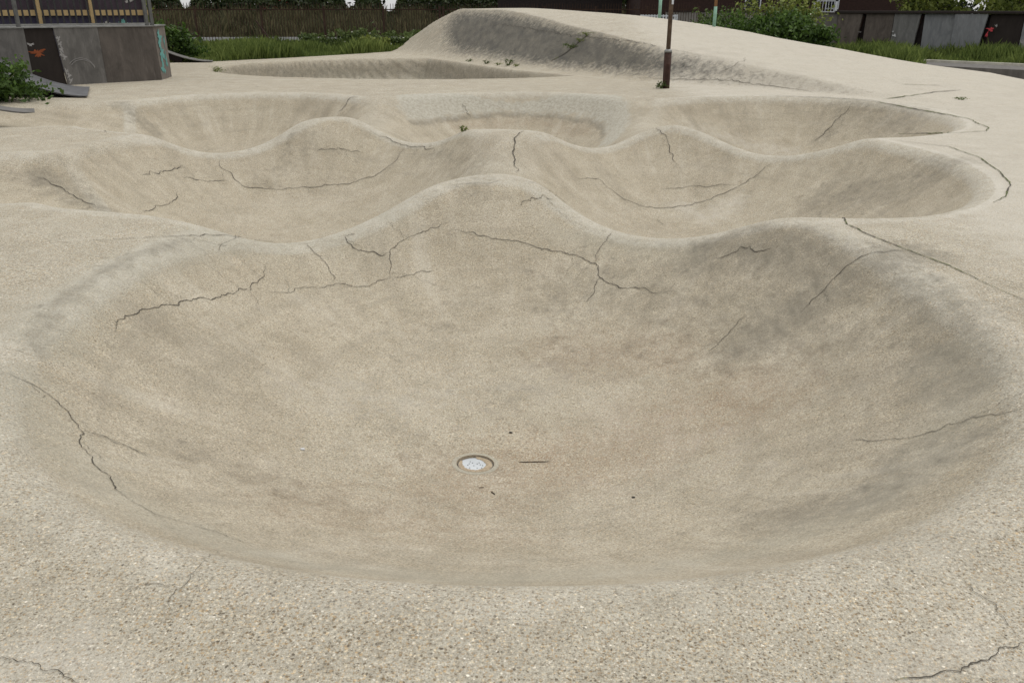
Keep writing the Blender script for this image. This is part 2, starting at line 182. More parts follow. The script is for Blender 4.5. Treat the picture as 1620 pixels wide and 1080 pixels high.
STAINS_SHADE = [
('d', 0.10, 0.55, [(-2.67,4.29),(-2.78,4.55),(-2.9,5.19),(-2.89,5.57),(-2.87,5.99),(-2.79,6.32),(-2.72,6.71)]),
('d', 0.14, 0.50, [(2.98,6.03),(2.89,5.25),(2.77,4.63),(2.57,4.14)]),
('d', 0.10, 0.75, [(-2.08,17.55),(-1.49,18.31),(-0.89,18.67),(-0.28,18.86),(0.35,18.83),(0.96,18.65),(1.64,18.08),(1.85,17.59),(1.84,17.08)]),
('b', 0.30, 0.50, [(-1.22,18.34),(-0.6,18.59),(0.05,18.67),(0.69,18.59),(1.58,17.8)]),
('d', 0.38, 0.80, [(3.02,6.12),(2.72,5.96),(2.54,6.05),(2.37,6.04),(2.19,6.0),(2.0,5.99),(1.8,5.96)]),
('d', 0.33, 0.75, [(1.72,7.31),(2.0,7.09),(2.33,6.76),(2.45,6.44),(2.56,6.11)]),
('d', 0.30, 0.60, [(2.66,6.02),(2.69,5.64),(2.71,5.27),(2.64,4.68),(2.48,4.13)]),
('d', 0.40, 0.60, [(2.06,3.57),(1.9,3.51),(1.72,3.43),(1.56,3.48),(1.38,3.51)]),
('d', 0.70, 0.45, [(0.54,7.46),(0.83,7.44),(1.11,7.37),(1.41,7.04),(1.66,6.69),(1.92,6.08)]),
('d', 0.50, 0.40, [(2.02,5.57),(2.21,5.52),(2.39,5.45),(2.56,5.37),(2.63,5.08),(2.69,4.81)]),
('d', 0.50, 0.35, [(-0.05,5.91),(0.21,6.21),(0.48,6.49),(0.74,6.44),(0.99,6.36)]),
('d', 0.40, 0.30, [(-0.86,6.6),(-0.64,7.24)]),
('d', 0.30, 0.60, [(-7.86,17.29),(-7.5,17.09),(-7.2,17.03)]),  # shadow in the left crease, painted as a dark stroke
('d', 0.28, 0.60, [(-6.0,10.57),(-5.63,10.42),(-5.08,10.18)]),
('d', 0.60, 0.50, [(6.88,17.69),(7.34,16.88),(7.41,15.89)]),  # left-facing wall of the back right bowl, its shade painted in
('d', 0.50, 0.60, [(5.38,10.35),(5.15,10.64),(4.89,10.89),(4.63,11.24),(4.32,11.52)]),  # shade on the middle right bowl's left-facing wall, put into the colour
('d', 0.35, 0.50, [(6.99,17.64),(6.28,17.2)]),
('d', 0.40, 0.35, [(-3.41,13.91),(-3.54,13.43),(-3.84,12.96)]),
('d', 0.30, 0.35, [(-3.4,18.6),(-2.97,14.62)]),
('d', 0.35, 0.40, [(-1.19,13.2),(-0.63,11.9),(-0.4,8.65)]),
('d', 0.40, 0.30, [(-0.96,5.44),(-0.71,5.18),(-0.47,4.91),(-0.25,4.72),(-0.04,4.52),(0.15,4.31)]),
('d', 0.25, 0.35, [(-1.96,4.07),(-1.8,4.08),(-1.63,4.07),(-1.45,4.05),(-1.27,4.06),(-1.09,4.06),(-0.89,4.03)]),
('g', 0.22, 0.80, [(-2.55,3.99),(-2.33,3.67),(-2.03,3.34),(-1.86,3.24),(-1.67,3.1),(-1.52,3.05),(-1.36,2.98),(-1.19,2.86),(-1.07,2.87),(-0.94,2.85),(-0.8,2.81),(-0.68,2.85),(-0.55,2.86),(-0.42,2.85),(-0.28,2.81)]),
('g', 0.28, 0.90, [(-2.76,4.52),(-2.9,5.19),(-2.89,5.57),(-2.87,5.99),(-2.78,6.27),(-2.7,6.61),(-2.62,7.02),(-2.46,7.25),(-2.28,7.48)]),
('g', 0.30, 0.60, [(-2.28,7.48),(-2.05,7.72),(-1.76,7.78),(-1.5,8.04),(-1.21,8.24)]),
('g', 0.25, 0.70, [(-0.13,2.79),(-0.01,2.86),(0.12,2.91),(0.25,2.94),(0.39,2.95),(0.51,2.94),(0.66,3.02),(0.81,3.06),(0.95,3.07),(1.08,3.07),(1.25,3.16),(1.41,3.22),(1.56,3.25),(1.72,3.34),(1.87,3.41),(2.01,3.45)]),
('g', 0.25, 0.80, [(2.59,4.56),(2.51,4.19),(2.3,3.88),(2.06,3.57)]),
('g', 0.30, 0.50, [(2.8,5.6),(2.75,4.93)]),
('g', 0.20, 0.60, [(0.45,8.24),(0.82,8.1),(1.17,7.87),(1.44,7.67),(1.69,7.43)]),
('l', 0.50, 0.45, [(0.2,6.11),(0.44,5.82),(0.65,5.52),(0.84,5.21),(1.04,5.08),(1.22,4.93),(1.39,4.76)]),
('l', 0.60, 0.35, [(0.54,4.36),(0.74,4.43),(0.94,4.47),(1.13,4.49),(1.32,4.49),(1.5,4.47)]),
('l', 0.35, 0.70, [(2.56,12.33),(2.88,12.03),(3.31,12.37)]),
('l', 0.35, 0.60, [(3.6,17.36),(4.36,17.5),(5.05,17.32),(5.63,17.08)]),
('l', 0.25, 0.70, [(-1.4,1.87),(-1.28,1.83),(-1.18,1.81)]),
('l', 0.12, 0.70, [(-1.28,1.98),(-1.23,1.96)]),
('l', 0.30, 0.60, [(7.56,17.48),(7.68,16.32),(7.67,15.07),(7.43,13.55)]),
('l', 0.30, 0.50, [(-10.02,22.63),(-9.31,22.9),(-8.58,23.19),(-7.84,23.48),(-6.9,23.19),(-5.99,22.9),(-5.09,22.63)]),
('l', 0.50, 0.50, [(-1.42,5.49),(-1.21,5.57),(-0.99,5.63),(-0.76,5.66),(-0.52,5.66)]),
('l', 0.20, 0.60, [(1.04,1.81),(1.14,1.84),(1.25,1.87),(1.37,1.9)]),
('b', 0.70, 0.70, [(-0.2,4.58),(-0.01,4.69),(0.19,4.8),(0.4,4.89),(0.61,4.97),(0.82,5.03),(1.05,5.14),(1.28,5.21),(1.51,5.26)]),
('b', 0.50, 0.60, [(0.48,6.49),(0.74,6.44),(0.99,6.36),(1.23,6.24)]),
('b', 0.50, 0.50, [(-1.08,3.92),(-0.9,3.94),(-0.72,3.94),(-0.54,3.92),(-0.35,3.88),(-0.17,3.82)]),
]
PATCH = [(-2.54,18.83),(-1.55,19.27),(-0.14,19.45),(1.27,19.27),(2.25,18.68),(2.43,17.79),(2.39,17.21),(2.11,16.32),(1.86,15.97),(1.7,16.49),(1.92,17.02),(1.91,17.65),(1.67,18.16),(1.3,18.52),(0.83,18.77),(0.28,18.9),(-0.28,18.93),(-0.96,18.71),(-1.49,18.4),(-1.86,17.96),(-2.15,17.63),(-2.34,17.91)]
# ---------------------------------------------------------------- helpers
def tag(o, label=None, cat=None, group=None, kind=None):
    if label: o['label'] = label
    if cat: o['category'] = cat
    if group: o['group'] = group
    if kind: o['kind'] = kind
    return o
def link(o, parent=None):
    SC.collection.objects.link(o)
    if parent: o.parent = parent
    return o
def empty(name, loc, label, cat, group=None, rz=0):
    o = bpy.data.objects.new(name, None); link(o); o.location = loc; o.rotation_euler = (0, 0, rz); o.empty_display_size = .2
    return tag(o, label, cat, group)
def np_mesh(name, V, Fc, mats, parent=None, smooth=False, mi=None):
    me = bpy.data.meshes.new(name); V = np.asarray(V, np.float32); Fc = np.asarray(Fc, np.int32); k = Fc.shape[1]
    me.vertices.add(len(V)); me.vertices.foreach_set('co', V.ravel())
    me.loops.add(Fc.size); me.loops.foreach_set('vertex_index', Fc.ravel())
    me.polygons.add(len(Fc)); me.polygons.foreach_set('loop_start', np.arange(0, Fc.size, k, dtype=np.int32))
    me.polygons.foreach_set('loop_total', np.full(len(Fc), k, np.int32))
    me.polygons.foreach_set('use_smooth', np.full(len(Fc), smooth))
    for m in (mats if isinstance(mats, (list, tuple)) else [mats]): me.materials.append(m)
    if mi is not None: me.polygons.foreach_set('material_index', np.asarray(mi, np.int32))
    me.update(calc_edges=True)
    o = bpy.data.objects.new(name, me); return link(o, parent)
class MB:
    def __init__(s): s.bm = bmesh.new()
    def box(s, lo, hi, M=None, bev=0):
        r = bmesh.ops.create_cube(s.bm, size=1); vs_ = r['verts']
        c = [(a+b)/2 for a, b in zip(lo, hi)]; d = [b-a for a, b in zip(lo, hi)]
        for v in vs_: v.co = Vector((v.co.x*d[0]+c[0], v.co.y*d[1]+c[1], v.co.z*d[2]+c[2]))
        if bev:
            es = list({e for v in vs_ for e in v.link_edges})
            q = bmesh.ops.bevel(s.bm, geom=es, offset=bev, segments=1, affect='EDGES'); vs_ = list(set(q['verts']) | {v for v in vs_ if v.is_valid})
        if M is not None:
            for v in vs_: v.co = M @ v.co
        return s
    def tube(s, pts, rad, n=8, cap=True):
        pts = [Vector(p) for p in pts]; rads = rad if isinstance(rad, (list, tuple)) else [rad]*len(pts); rings = []
        for i, p in enumerate(pts):
            t = (pts[min(i+1, len(pts)-1)]-pts[max(i-1, 0)]).normalized()
            a = t.orthogonal().normalized() if i == 0 else (a-t*a.dot(t)).normalized()
            b = t.cross(a)
            rings.append([s.bm.verts.new(p+(a*math.cos(2*math.pi*k/n)+b*math.sin(2*math.pi*k/n))*rads[i]) for k in range(n)])
        for r0, r1 in zip(rings, rings[1:]):
            for k in range(n): s.bm.faces.new((r0[k], r0[(k+1) % n], r1[(k+1) % n], r1[k]))
        if cap: s.bm.faces.new(rings[0][::-1]); s.bm.faces.new(rings[-1])
        return s
    def poly(s, P, th=None):
        vs_ = [s.bm.verts.new(p) for p in P]; f = s.bm.faces.new(vs_)
        if th is not None:
            r = bmesh.ops.extrude_face_region(s.bm, geom=[f]); 
            for v in r['geom']:
                if isinstance(v, bmesh.types.BMVert): v.co += Vector(th)
        return s
    def build(s, name, mat, parent=None, smooth=False):
        bmesh.ops.recalc_face_normals(s.bm, faces=s.bm.faces)
        me = bpy.data.meshes.new(name); s.bm.to_mesh(me); s.bm.free(); me.materials.append(mat)
        if smooth:
            for p in me.polygons: p.use_smooth = True
        return link(bpy.data.objects.new(name, me), parent)
# ---------------------------------------------------------------- materials
class NT:
    def __init__(s, name, rough=.9):
        s.m = bpy.data.materials.new(name); s.m.use_nodes = True; s.t = s.m.node_tree; s.b = s.t.nodes['Principled BSDF']
        s.b.inputs['Roughness'].default_value = rough; s.b.inputs['Specular IOR Level'].default_value = .25
        s.co = s.t.nodes.new('ShaderNodeTexCoord').outputs['Object']
    def n(s, ty, **k):
        o = s.t.nodes.new(ty)
        for a, b in k.items(): setattr(o, a, b)
        return o
    def set(s, sock, v):
        if isinstance(v, bpy.types.NodeSocket): s.t.links.new(v, sock)
        elif isinstance(v, (tuple, list)) and len(v) == 3 and sock.type == 'RGBA': sock.default_value = (*v, 1)
        else: sock.default_value = v
    def noise(s, sc, det=4, ro=.55, co=None, out='Fac', dist=0):
        o = s.n('ShaderNodeTexNoise'); s.set(o.inputs['Vector'], co or s.co); o.inputs['Scale'].default_value = sc
        o.inputs['Detail'].default_value = det; o.inputs['Roughness'].default_value = ro; o.inputs['Distortion'].default_value = dist
        return o.outputs[out]
    def vor(s, sc, out='Distance', co=None, rand=1):
        o = s.n('ShaderNodeTexVoronoi'); s.set(o.inputs['Vector'], co or s.co); o.inputs['Scale'].default_value = sc; o.inputs['Randomness'].default_value = rand
        return o.outputs[out]
    def ramp(s, f, stops, interp='LINEAR'):
        o = s.n('ShaderNodeValToRGB'); s.set(o.inputs[0], f); e = o.color_ramp.elements; o.color_ramp.interpolation = interp
        while len(e) < len(stops): e.new(.5)
        for q, (p, c) in zip(e, stops): q.position = p; q.color = (*c, 1) if len(c) == 3 else c
        return o.outputs[0]
    def rng(s, f, a, b, c=0, d=1):
        o = s.n('ShaderNodeMapRange'); s.set(o.inputs[0], f)
        for i, v in enumerate((a, b, c, d)): s.set(o.inputs[i+1], v)
        return o.outputs[0]
    def mix(s, f, a, b, mode='MIX'):
        o = s.n('ShaderNodeMix', data_type='RGBA', blend_type=mode); s.set(o.inputs[0], f); s.set(o.inputs[6], a); s.set(o.inputs[7], b); return o.outputs[2]
    def math(s, op, a, b=0):
        o = s.n('ShaderNodeMath', operation=op); s.set(o.inputs[0], a); s.set(o.inputs[1], b); return o.outputs[0]
    def attr(s, name):
        o = s.n('ShaderNodeAttribute'); o.attribute_name = name; return o.outputs['Fac']
    def scale(s, v):
        o = s.n('ShaderNodeMapping'); s.set(o.inputs[0], s.co); o.inputs['Scale'].default_value = v; return o.outputs[0]
    def bump(s, h, st=.3, d=.01, nrm=None):
        o = s.n('ShaderNodeBump'); s.set(o.inputs['Height'], h); o.inputs['Strength'].default_value = st; o.inputs['Distance'].default_value = d
        if nrm: s.set(o.inputs['Normal'], nrm)
        return o.outputs[0]
    def fin(s, col, nrm=None):
        s.set(s.b.inputs['Base Color'], col)
        if nrm: s.set(s.b.inputs['Normal'], nrm)
        return s.m
def concrete():
    N = NT('aggregate_concrete', .93)
    big = N.noise(.35, 5, .6); mid = N.noise(2.2, 6, .65); sm = N.noise(14, 5, .7); fine = N.noise(260, 3, .7)
    cem = N.ramp(mid, [(.28, (.26, .24, .195)), (.5, (.35, .327, .272)), (.72, (.435, .41, .352))])
    cem = N.mix(N.rng(big, .35, .65, 0, .45), cem, (.42, .40, .33))
    cem = N.mix(N.rng(sm, .45, .75, 0, .35), cem, (.27, .235, .18))
    # exposed stones: three sizes of broken cells, each stone with its own tint
    wp = N.n('ShaderNodeMixRGB', blend_type='ADD'); wp.inputs[0].default_value = .012; N.set(wp.inputs[1], N.co); N.set(wp.inputs[2], N.noise(70, 2, .5, out='Color')); wco = wp.outputs[0]
    def stones(sc, thr, soft=.06):
        d = N.vor(sc, co=wco); c = N.vor(sc, 'Color', co=wco)
        sep = N.n('ShaderNodeSeparateColor'); N.set(sep.inputs[0], c)
        tint = N.ramp(sep.outputs[0], [(0, (.10, .085, .065)), (.18, (.19, .15, .10)), (.36, (.30, .22, .13)), (.56, (.42, .32, .20)), (.75, (.50, .43, .31)), (.92, (.56, .51, .42)), (1, (.70, .66, .57))])
        has = N.math('LESS_THAN', sep.outputs[1], thr); rad = N.rng(sep.outputs[2], 0, 1, .22, .50)
        m = N.math('MULTIPLY', N.rng(N.math('SUBTRACT', d, rad), -soft, soft, 1, 0), has)
        return tint, m
    t1, m1 = stones(85, N.rng(N.noise(1.7, 4), .35, .65, .30, .85)); t2, m2 = stones(150, N.rng(N.noise(2.9, 4), .35, .65, .5, .95)); t3, m3 = stones(270, .8)
    agg = N.attr('aggregate')
    k1 = N.math('MULTIPLY', m1, agg); k2 = N.math('MULTIPLY', m2, N.rng(agg, 0, 1, .4, .95))
    col = N.mix(N.math('MULTIPLY', m3, .6), cem, t3); col = N.mix(N.math('MULTIPLY', k2, .85), col, t2); col = N.mix(k1, col, t1)
    col = N.mix(N.rng(fine, .42, .68, .0, .5), col, (.17, .15, .105)); col = N.mix(N.rng(N.noise(120, 3, .8), .55, .72, 0, .5), col, (.56, .52, .43))
    edge0 = N.noise(9, 5, .7); sp = N.noise(82, 3, .7); sp2 = N.noise(24, 3, .7); col = N.mix(1, col, N.ramp(sp, [(.31, (.38, .35, .30)), (.43, (.90, .89, .87)), (.55, (1.02, 1.02, 1.02)), (.66, (1.36, 1.33, 1.27))]), 'MULTIPLY'); col = N.mix(N.rng(sp2, .56, .72, 0, .28), col, (.20, .165, .11))
    col = N.mix(N.math('MULTIPLY', N.attr('inside'), .75), col, (1.0, .965, .91), 'MULTIPLY'); col = N.mix(N.math('MULTIPLY', N.attr('lip'), N.rng(edge0, .3, .7, .04, .34)), col, (.52, .505, .45))  # bowl interiors tinted warmer; crests painted paler, standing in for overhead light
    # water runs down the walls and faint trowel rings round each bowl
    def vec(a, b, c):
        o = N.n('ShaderNodeCombineXYZ'); N.set(o.inputs[0], N.math('MULTIPLY', N.attr('around_c'), a)); N.set(o.inputs[1], N.math('MULTIPLY', N.attr('around_s'), b)); N.set(o.inputs[2], N.math('MULTIPLY', N.attr('outward'), c)); return o.outputs[0]
    runs = N.noise(1, 5, .65, vec(9, 9, 1.6)); rings = N.noise(1, 4, .6, vec(1.6, 1.6, 26))
    wall = N.math('MULTIPLY', N.attr('inside'), N.rng(N.attr('outward'), .35, .75))
    col = N.mix(N.math('MULTIPLY', wall, N.rng(runs, .50, .70, 0, .34)), col, (.17, .15, .115)); col = N.mix(N.math('MULTIPLY', wall, N.rng(runs, .45, .30, 0, .22)), col, (.52, .49, .42))
    col = N.mix(N.math('MULTIPLY', N.attr('inside'), N.rng(rings, .52, .70, 0, .26)), col, (.20, .18, .14))
    col = N.mix(1, col, N.ramp(N.noise(3.6, 7, .75, dist=.4), [(.30, (.90, .89, .87)), (.48, (1, 1, 1)), (.70, (1.07, 1.07, 1.08))]), 'MULTIPLY')
    # dark pits
    pits = N.math('MULTIPLY', N.rng(N.vor(60), .10, .16, 1, 0), N.rng(N.noise(5, 3), .5, .62, 0, .75)); col = N.mix(pits, col, (.13, .11, .085))
    # grime, rust-brown speckle, lichen grey, light wear, repair render : stains of their own shape, with some shade painted in
    edge = N.noise(7, 6, .7)
    def st(name, lo=.25, hi=.8): 
        return N.rng(N.math('ADD', N.attr(name), N.rng(edge, .3, .7, -.28, .28)), lo, hi, 0, 1)
    col = N.mix(N.math('MULTIPLY', st('brown'), N.rng(N.noise(85, 3, .8), .46, .58, 0, .75)), col, (.22, .145, .085))
    col = N.mix(N.math('MULTIPLY', st('lichen'), .34), col, (.30, .285, .23))
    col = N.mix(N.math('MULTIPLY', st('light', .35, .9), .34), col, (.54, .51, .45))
    streak = N.noise(6, 6, .7, N.scale((2.2, .5, .7)))
    col = N.mix(N.math('MULTIPLY', st('grime_shade'), N.rng(streak, .25, .7, .30, .78)), col, (.145, .13, .10))
    col = N.mix(N.math('MULTIPLY', st('render', .30, .62), .82), col, N.mix(N.rng(N.noise(18, 6, .75), .40, .64), (.41, .39, .33), (.27, .25, .20)))
    col = N.mix(N.math('MULTIPLY', st('algae', .15, .75), N.rng(N.noise(2.5, 5, .6, N.scale((1.5, .6, 1))), .3, .7, .62, .88)), col, (.045, .044, .04))
    h = N.math('ADD', N.math('MULTIPLY', k1, .7), N.math('ADD', N.math('MULTIPLY', k2, .35), N.math('MULTIPLY', fine, .5)))
    nb = N.bump(h, .45, .006); nb = N.bump(N.math('ADD', mid, N.math('MULTIPLY', sm, .35)), .35, .03, nb)
    return N.fin(col, nb)
def plain(name, c, rough=.85, var=.35, sc=6, c2=None, metal=0, bump=.2):
    N = NT(name, rough); f = N.noise(sc, 5, .65)
    a = tuple(x*(1-var) for x in c); b = c2 or tuple(min(1, x*(1+var)) for x in c)
    N.b.inputs['Metallic'].default_value = metal
    return N.fin(N.ramp(f, [(.32, a), (.68, b)]), N.bump(N.noise(sc*8, 3), bump, .01))
def leaf(name, dark, lite):
    N = NT(name, .6); o = N.n('ShaderNodeAttribute'); o.attribute_name = 'tint'
    col = N.ramp(o.outputs['Fac'], [(0, dark), (.6, tuple((a+b)/2 for a, b in zip(dark, lite))), (1, lite)])
    N.fin(col); N.b.inputs['Subsurface Weight'].default_value = 0
    tr = N.n('ShaderNodeBsdfTranslucent'); N.set(tr.inputs[0], col); mx = N.n('ShaderNodeMixShader'); mx.inputs[0].default_value = .3
    out = [q for q in N.t.nodes if q.type == 'OUTPUT_MATERIAL'][0]
    N.t.links.new(N.b.outputs[0], mx.inputs[1]); N.t.links.new(tr.outputs[0], mx.inputs[2]); N.t.links.new(mx.outputs[0], out.inputs[0])
    return N.m
def panel_mat(name, c, c2, streak=1.0):
    N = NT(name, .8); a = N.noise(2.5, 6, .7, N.scale((1.5, 1.5, .6)), dist=.6); b = N.noise(9, 6, .7, N.scale((1, 1, .25)))
    col = N.ramp(a, [(.3, c), (.7, c2)]); col = N.mix(N.rng(b, .55, .8, 0, .45*streak), col, tuple(min(1, x*1.9+.01) for x in c2))
    col = N.mix(N.rng(b, .45, .25, 0, .5*streak), col, tuple(x*.5 for x in c))
    return N.fin(col, N.bump(N.noise(30, 4), .15, .01))
M = dict(concrete=concrete(), collar=plain('mortar', (.31, .285, .225), var=.2, sc=60), s_grey=panel_mat('slab_grey', (.09, .088, .085), (.16, .158, .15), .6), s_brown=panel_mat('slab_brown', (.055, .045, .038), (.12, .10, .085), .6), s_mid=panel_mat('slab_mid', (.07, .064, .058), (.13, .12, .108), .6), s_blue=panel_mat('slab_blue', (.11, .115, .12), (.20, .205, .21), .6), post_brown=plain('weathered_pole', (.10, .07, .05), var=.4, sc=9),
    crack=plain('crack_dark', (.06, .052, .04), var=.4, sc=20), crackf=plain('crack_faint', (.10, .09, .07), var=.3, sc=20), moss=plain('crack_moss', (.065, .075, .025), var=.5, sc=14, c2=(.10, .12, .03)),
    soil=plain('soil_grass', (.045, .06, .02), var=.45, sc=1.2, c2=(.10, .10, .045)), bank=plain('dry_bank', (.016, .02, .009), var=.5, sc=.35, c2=(.075, .063, .032)),
    road=plain('asphalt', (.10, .10, .10), sc=3, var=.15),
    rust=plain('rusty_steel', (.035, .017, .012), var=.5, sc=9, rough=.8), darkmetal=plain('dark_paint', (.022, .022, .022), var=.3, rough=.6), fence=plain('fence_rust', (.04, .022, .014), var=.4, rough=.85),
    grey=plain('galvanised', (.20, .20, .19), var=.25, rough=.5, metal=.3), rail=plain('rail_grey', (.09, .09, .085), var=.3, rough=.6), postgreen=plain('pale_green_paint', (.20, .33, .25), var=.2, sc=4), postrust=plain('post_rust', (.22, .12, .06), var=.3, sc=4),
    white=plain('white_plastic', (.43, .45, .46), var=.12, rough=.5, sc=3), whitep=plain('white_paint', (.55, .57, .60), var=.1), sand=plain('sand_dirt', (.30, .24, .165), var=.35, sc=60), hole=plain('hole_dark', (.01, .01, .01), var=.1),
    steelplate=plain('ramp_skin', (.085, .085, .088), var=.3, sc=4, rough=.7), ply=plain('black_ply', (.018, .013, .012), var=.3),
    yellow=plain('yellow_paint', (.30, .22, .11), var=.15, sc=4), darkwall=panel_mat('dark_cladding', (.022, .016, .022), (.045, .032, .042)), bluewall=panel_mat('blue_cladding', (.018, .018, .035), (.04, .035, .06)),
    p_grey=panel_mat('panel_grey', (.075, .071, .066), (.14, .132, .122)), p_dark=panel_mat('panel_dark', (.014, .010, .008), (.024, .018, .015), .6), p_mid=panel_mat('panel_mid', (.05, .043, .037), (.105, .09, .078)), p_brown=panel_mat('panel_brown', (.035, .024, .019), (.075, .058, .047)),
    p_blue=panel_mat('panel_bluegrey', (.085, .088, .092), (.15, .152, .155)), p_end=panel_mat('panel_end', (.10, .085, .072), (.17, .15, .13)), teal=plain('teal_spray', (.10, .25, .23), var=.25, sc=9), orange=plain('orange_spray', (.20, .055, .02), var=.3, sc=9), redp=plain('red_spray', (.42, .05, .06), var=.2), whites=plain('white_spray', (.5, .5, .5), var=.1), chalk=plain('chalk', (.26, .25, .24), var=.2),
    bark=plain('bark', (.035, .026, .018), var=.4), twig=plain('twig_brown', (.05, .035, .022), var=.3, sc=40), stone=plain('dark_stone', (.04, .035, .03), var=.3, sc=60), stemg=plain('plant_stem', (.10, .12, .04), var=.3),
    brick=plain('brown_brick', (.028, .014, .011), var=.3, sc=8), roof=plain('roof_tile', (.035, .025, .022), var=.3), glass=plain('dark_glass', (.015, .016, .02), rough=.15, var=.1), car=plain('red_car_paint', (.40, .03, .04), rough=.35, var=.05), tyre=plain('tyre', (.015, .015, .015), var=.1),
    kerb=plain('kerb_light', (.42, .40, .34), var=.2, sc=5), lowwall=plain('grey_blockwork', (.17, .16, .145), var=.25, sc=3),
    l_dark=leaf('leaf_dark', (.012, .02, .007), (.045, .06, .018)), l_bram=leaf('leaf_bramble', (.02, .042, .008), (.10, .17, .03)), l_mid=leaf('leaf_mid', (.03, .05, .012), (.12, .16, .045)), l_lite=leaf('leaf_light', (.06, .085, .015), (.24, .27, .06)), l_grass=leaf('grass_blade', (.05, .08, .015), (.22, .27, .07)), l_dry=leaf('dry_blade', (.03, .035, .015), (.17, .145, .075)), flower=plain('cream_flower', (.5, .5, .42), var=.1))
# ---------------------------------------------------------------- concrete ground (one sheet with every bowl, bank and basin)
def inpoly(x, y, P):
    c = np.zeros(x.shape, bool); n = len(P)
    for i in range(n):
        x0, y0 = P[i]; x1, y1 = P[(i+1) % n]
        if y0 == y1: continue
        m = ((y0 > y) != (y1 > y)) & (x < (x1-x0)*(y-y0)/(y1-y0)+x0); c ^= m
    return c
def near(x, y, P):
    b = np.full(x.shape, 1e9)
    for p, q in zip(P[:-1], P[1:]): b = np.minimum(b, segd(x, y, *p, *q)[0])
    return b
CONC = [(-45, -4), (-45, 22), (-24, 26.5), (-13.5, 29.3), (-10.5, 31.3), (-8.6, 33.6), (-6.3, 37.0), (-5.4, 38.6), (-3.5, 39.6), (-.2, 36.6), (2, 34.6), (4, 32.6), (6, 31.4), (7.9, 30.5), (9.4, 28.5), (11.1, 27.2), (12.4, 26.3), (13.2, 28), (13.75, 31.4), (17.2, 27.35), (24, 19.3), (45, 19), (45, -4)]
nr, nc = 1150, 1000
yy = 1.3*(47/1.3)**(np.arange(nr)/(nr-1))-3.0
u = np.linspace(-1, 1, nc); ss = 0.62*u+0.55*u**5
X = (yy[:, None]+3.6)*ss[None, :]*1.05; Y = np.repeat(yy[:, None], nc, 1)
Z = terrain(X, Y)
def wob(x, y, f, s):
    r_ = np.random.default_rng(s); z = 0*x
    for i in range(7):
        a = r_.uniform(0, 6.28); k = f*r_.uniform(.6, 1.7); z = z+np.sin(k*(x*math.cos(a)+y*math.sin(a))+r_.uniform(0, 6.28))
    return z/7
Z = Z+0.008*wob(X, Y, 1.3, 1)*1.0+0.004*wob(X, Y, 4, 2)
def ground_z(x, y):
    x = np.asarray(x, float); y = np.asarray(y, float)
    return terrain(x, y)+0.008*wob(x, y, 1.3, 1)+0.004*wob(x, y, 4, 2)
gy, gx = None, None
pz = pools(X, Y); att = {}
for ch, nm in (('d', 'grime_shade'), ('g', 'lichen'), ('l', 'light'), ('b', 'brown')): att[nm] = np.zeros_like(X)
nmap = {'d': 'grime_shade', 'g': 'lichen', 'l': 'light', 'b': 'brown'}
for ch, r, sg, P in STAINS_SHADE:
    x0 = min(p[0] for p in P)-2*r-1; x1 = max(p[0] for p in P)+2*r+1; y0 = min(p[1] for p in P)-2*r-1; y1 = max(p[1] for p in P)+2*r+1
    m = (X > x0) & (X < x1) & (Y > y0) & (Y < y1)
    if len(P) == 1: P = P+[(P[0][0]+.01, P[0][1])]
    d = near(X[m], Y[m], P); A = att[nmap[ch]]; A[m] = np.maximum(A[m], sg*np.exp(-(d/r)**2))
# weathered bank face: black algae below its crest
fd, _ = polyd(X, Y, FOOT); top = np.clip(tps_eval(TOPP, TOPW, X, Y), 0, 2)
q = fd/(0.25+1.25*top+1e-6)
face = np.clip(1-abs(q-.62)/.5, 0, 1)*np.clip((top-.30)/.75, 0, 1)*sst((X+3.3)/1.6)
att['algae'] = np.clip(face*1.35, 0, 1); att['grime_shade'] = np.maximum(att['grime_shade'], .42*sst(q/.3)*sst((1.05-q)/.2)*sst(top/.2))
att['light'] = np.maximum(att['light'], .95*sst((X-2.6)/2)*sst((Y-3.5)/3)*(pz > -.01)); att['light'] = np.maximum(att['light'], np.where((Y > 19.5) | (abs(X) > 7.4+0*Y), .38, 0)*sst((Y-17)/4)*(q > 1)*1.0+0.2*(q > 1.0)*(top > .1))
prm = -basin(X, Y)/.75; att['lichen'] = np.maximum(att['lichen'], .75*prm); att['grime_shade'] = np.maximum(att['grime_shade'], .62*sst(prm/.1)*sst((1.02-prm)/.1)*(Y > 26))
att['grime_shade'] = np.maximum(att['grime_shade'], -basin2(X, Y)/.75*.8)
att['aggregate'] = np.clip(1.0+pz*2.0, .35, 1)+np.clip(-pz-.75, 0, .3)*1.3
att['inside'] = sst((-pz-.04)/.16)*(1-.35*sst((-pz-.75)/.3)); bt = np.full_like(X, 9.); bc = np.zeros_like(X); bs = np.zeros_like(X)
for (cx, cy, rl, rr, rn, rf, D_, p_, sq) in BOWLS:
    ry = np.where(Y < cy, rn, rf); rx = np.where(X < cx, rl, rr); a_ = (X-cx)/rx; b_ = (Y-cy)/ry; t_ = np.hypot(a_, b_)
    m = t_ < bt; bt = np.where(m, t_, bt); bc = np.where(m, a_/(t_+.05), bc); bs = np.where(m, b_/(t_+.05)+cy, bs)
att['around_c'] = bc; att['around_s'] = bs; att['outward'] = np.minimum(bt, 1.4)
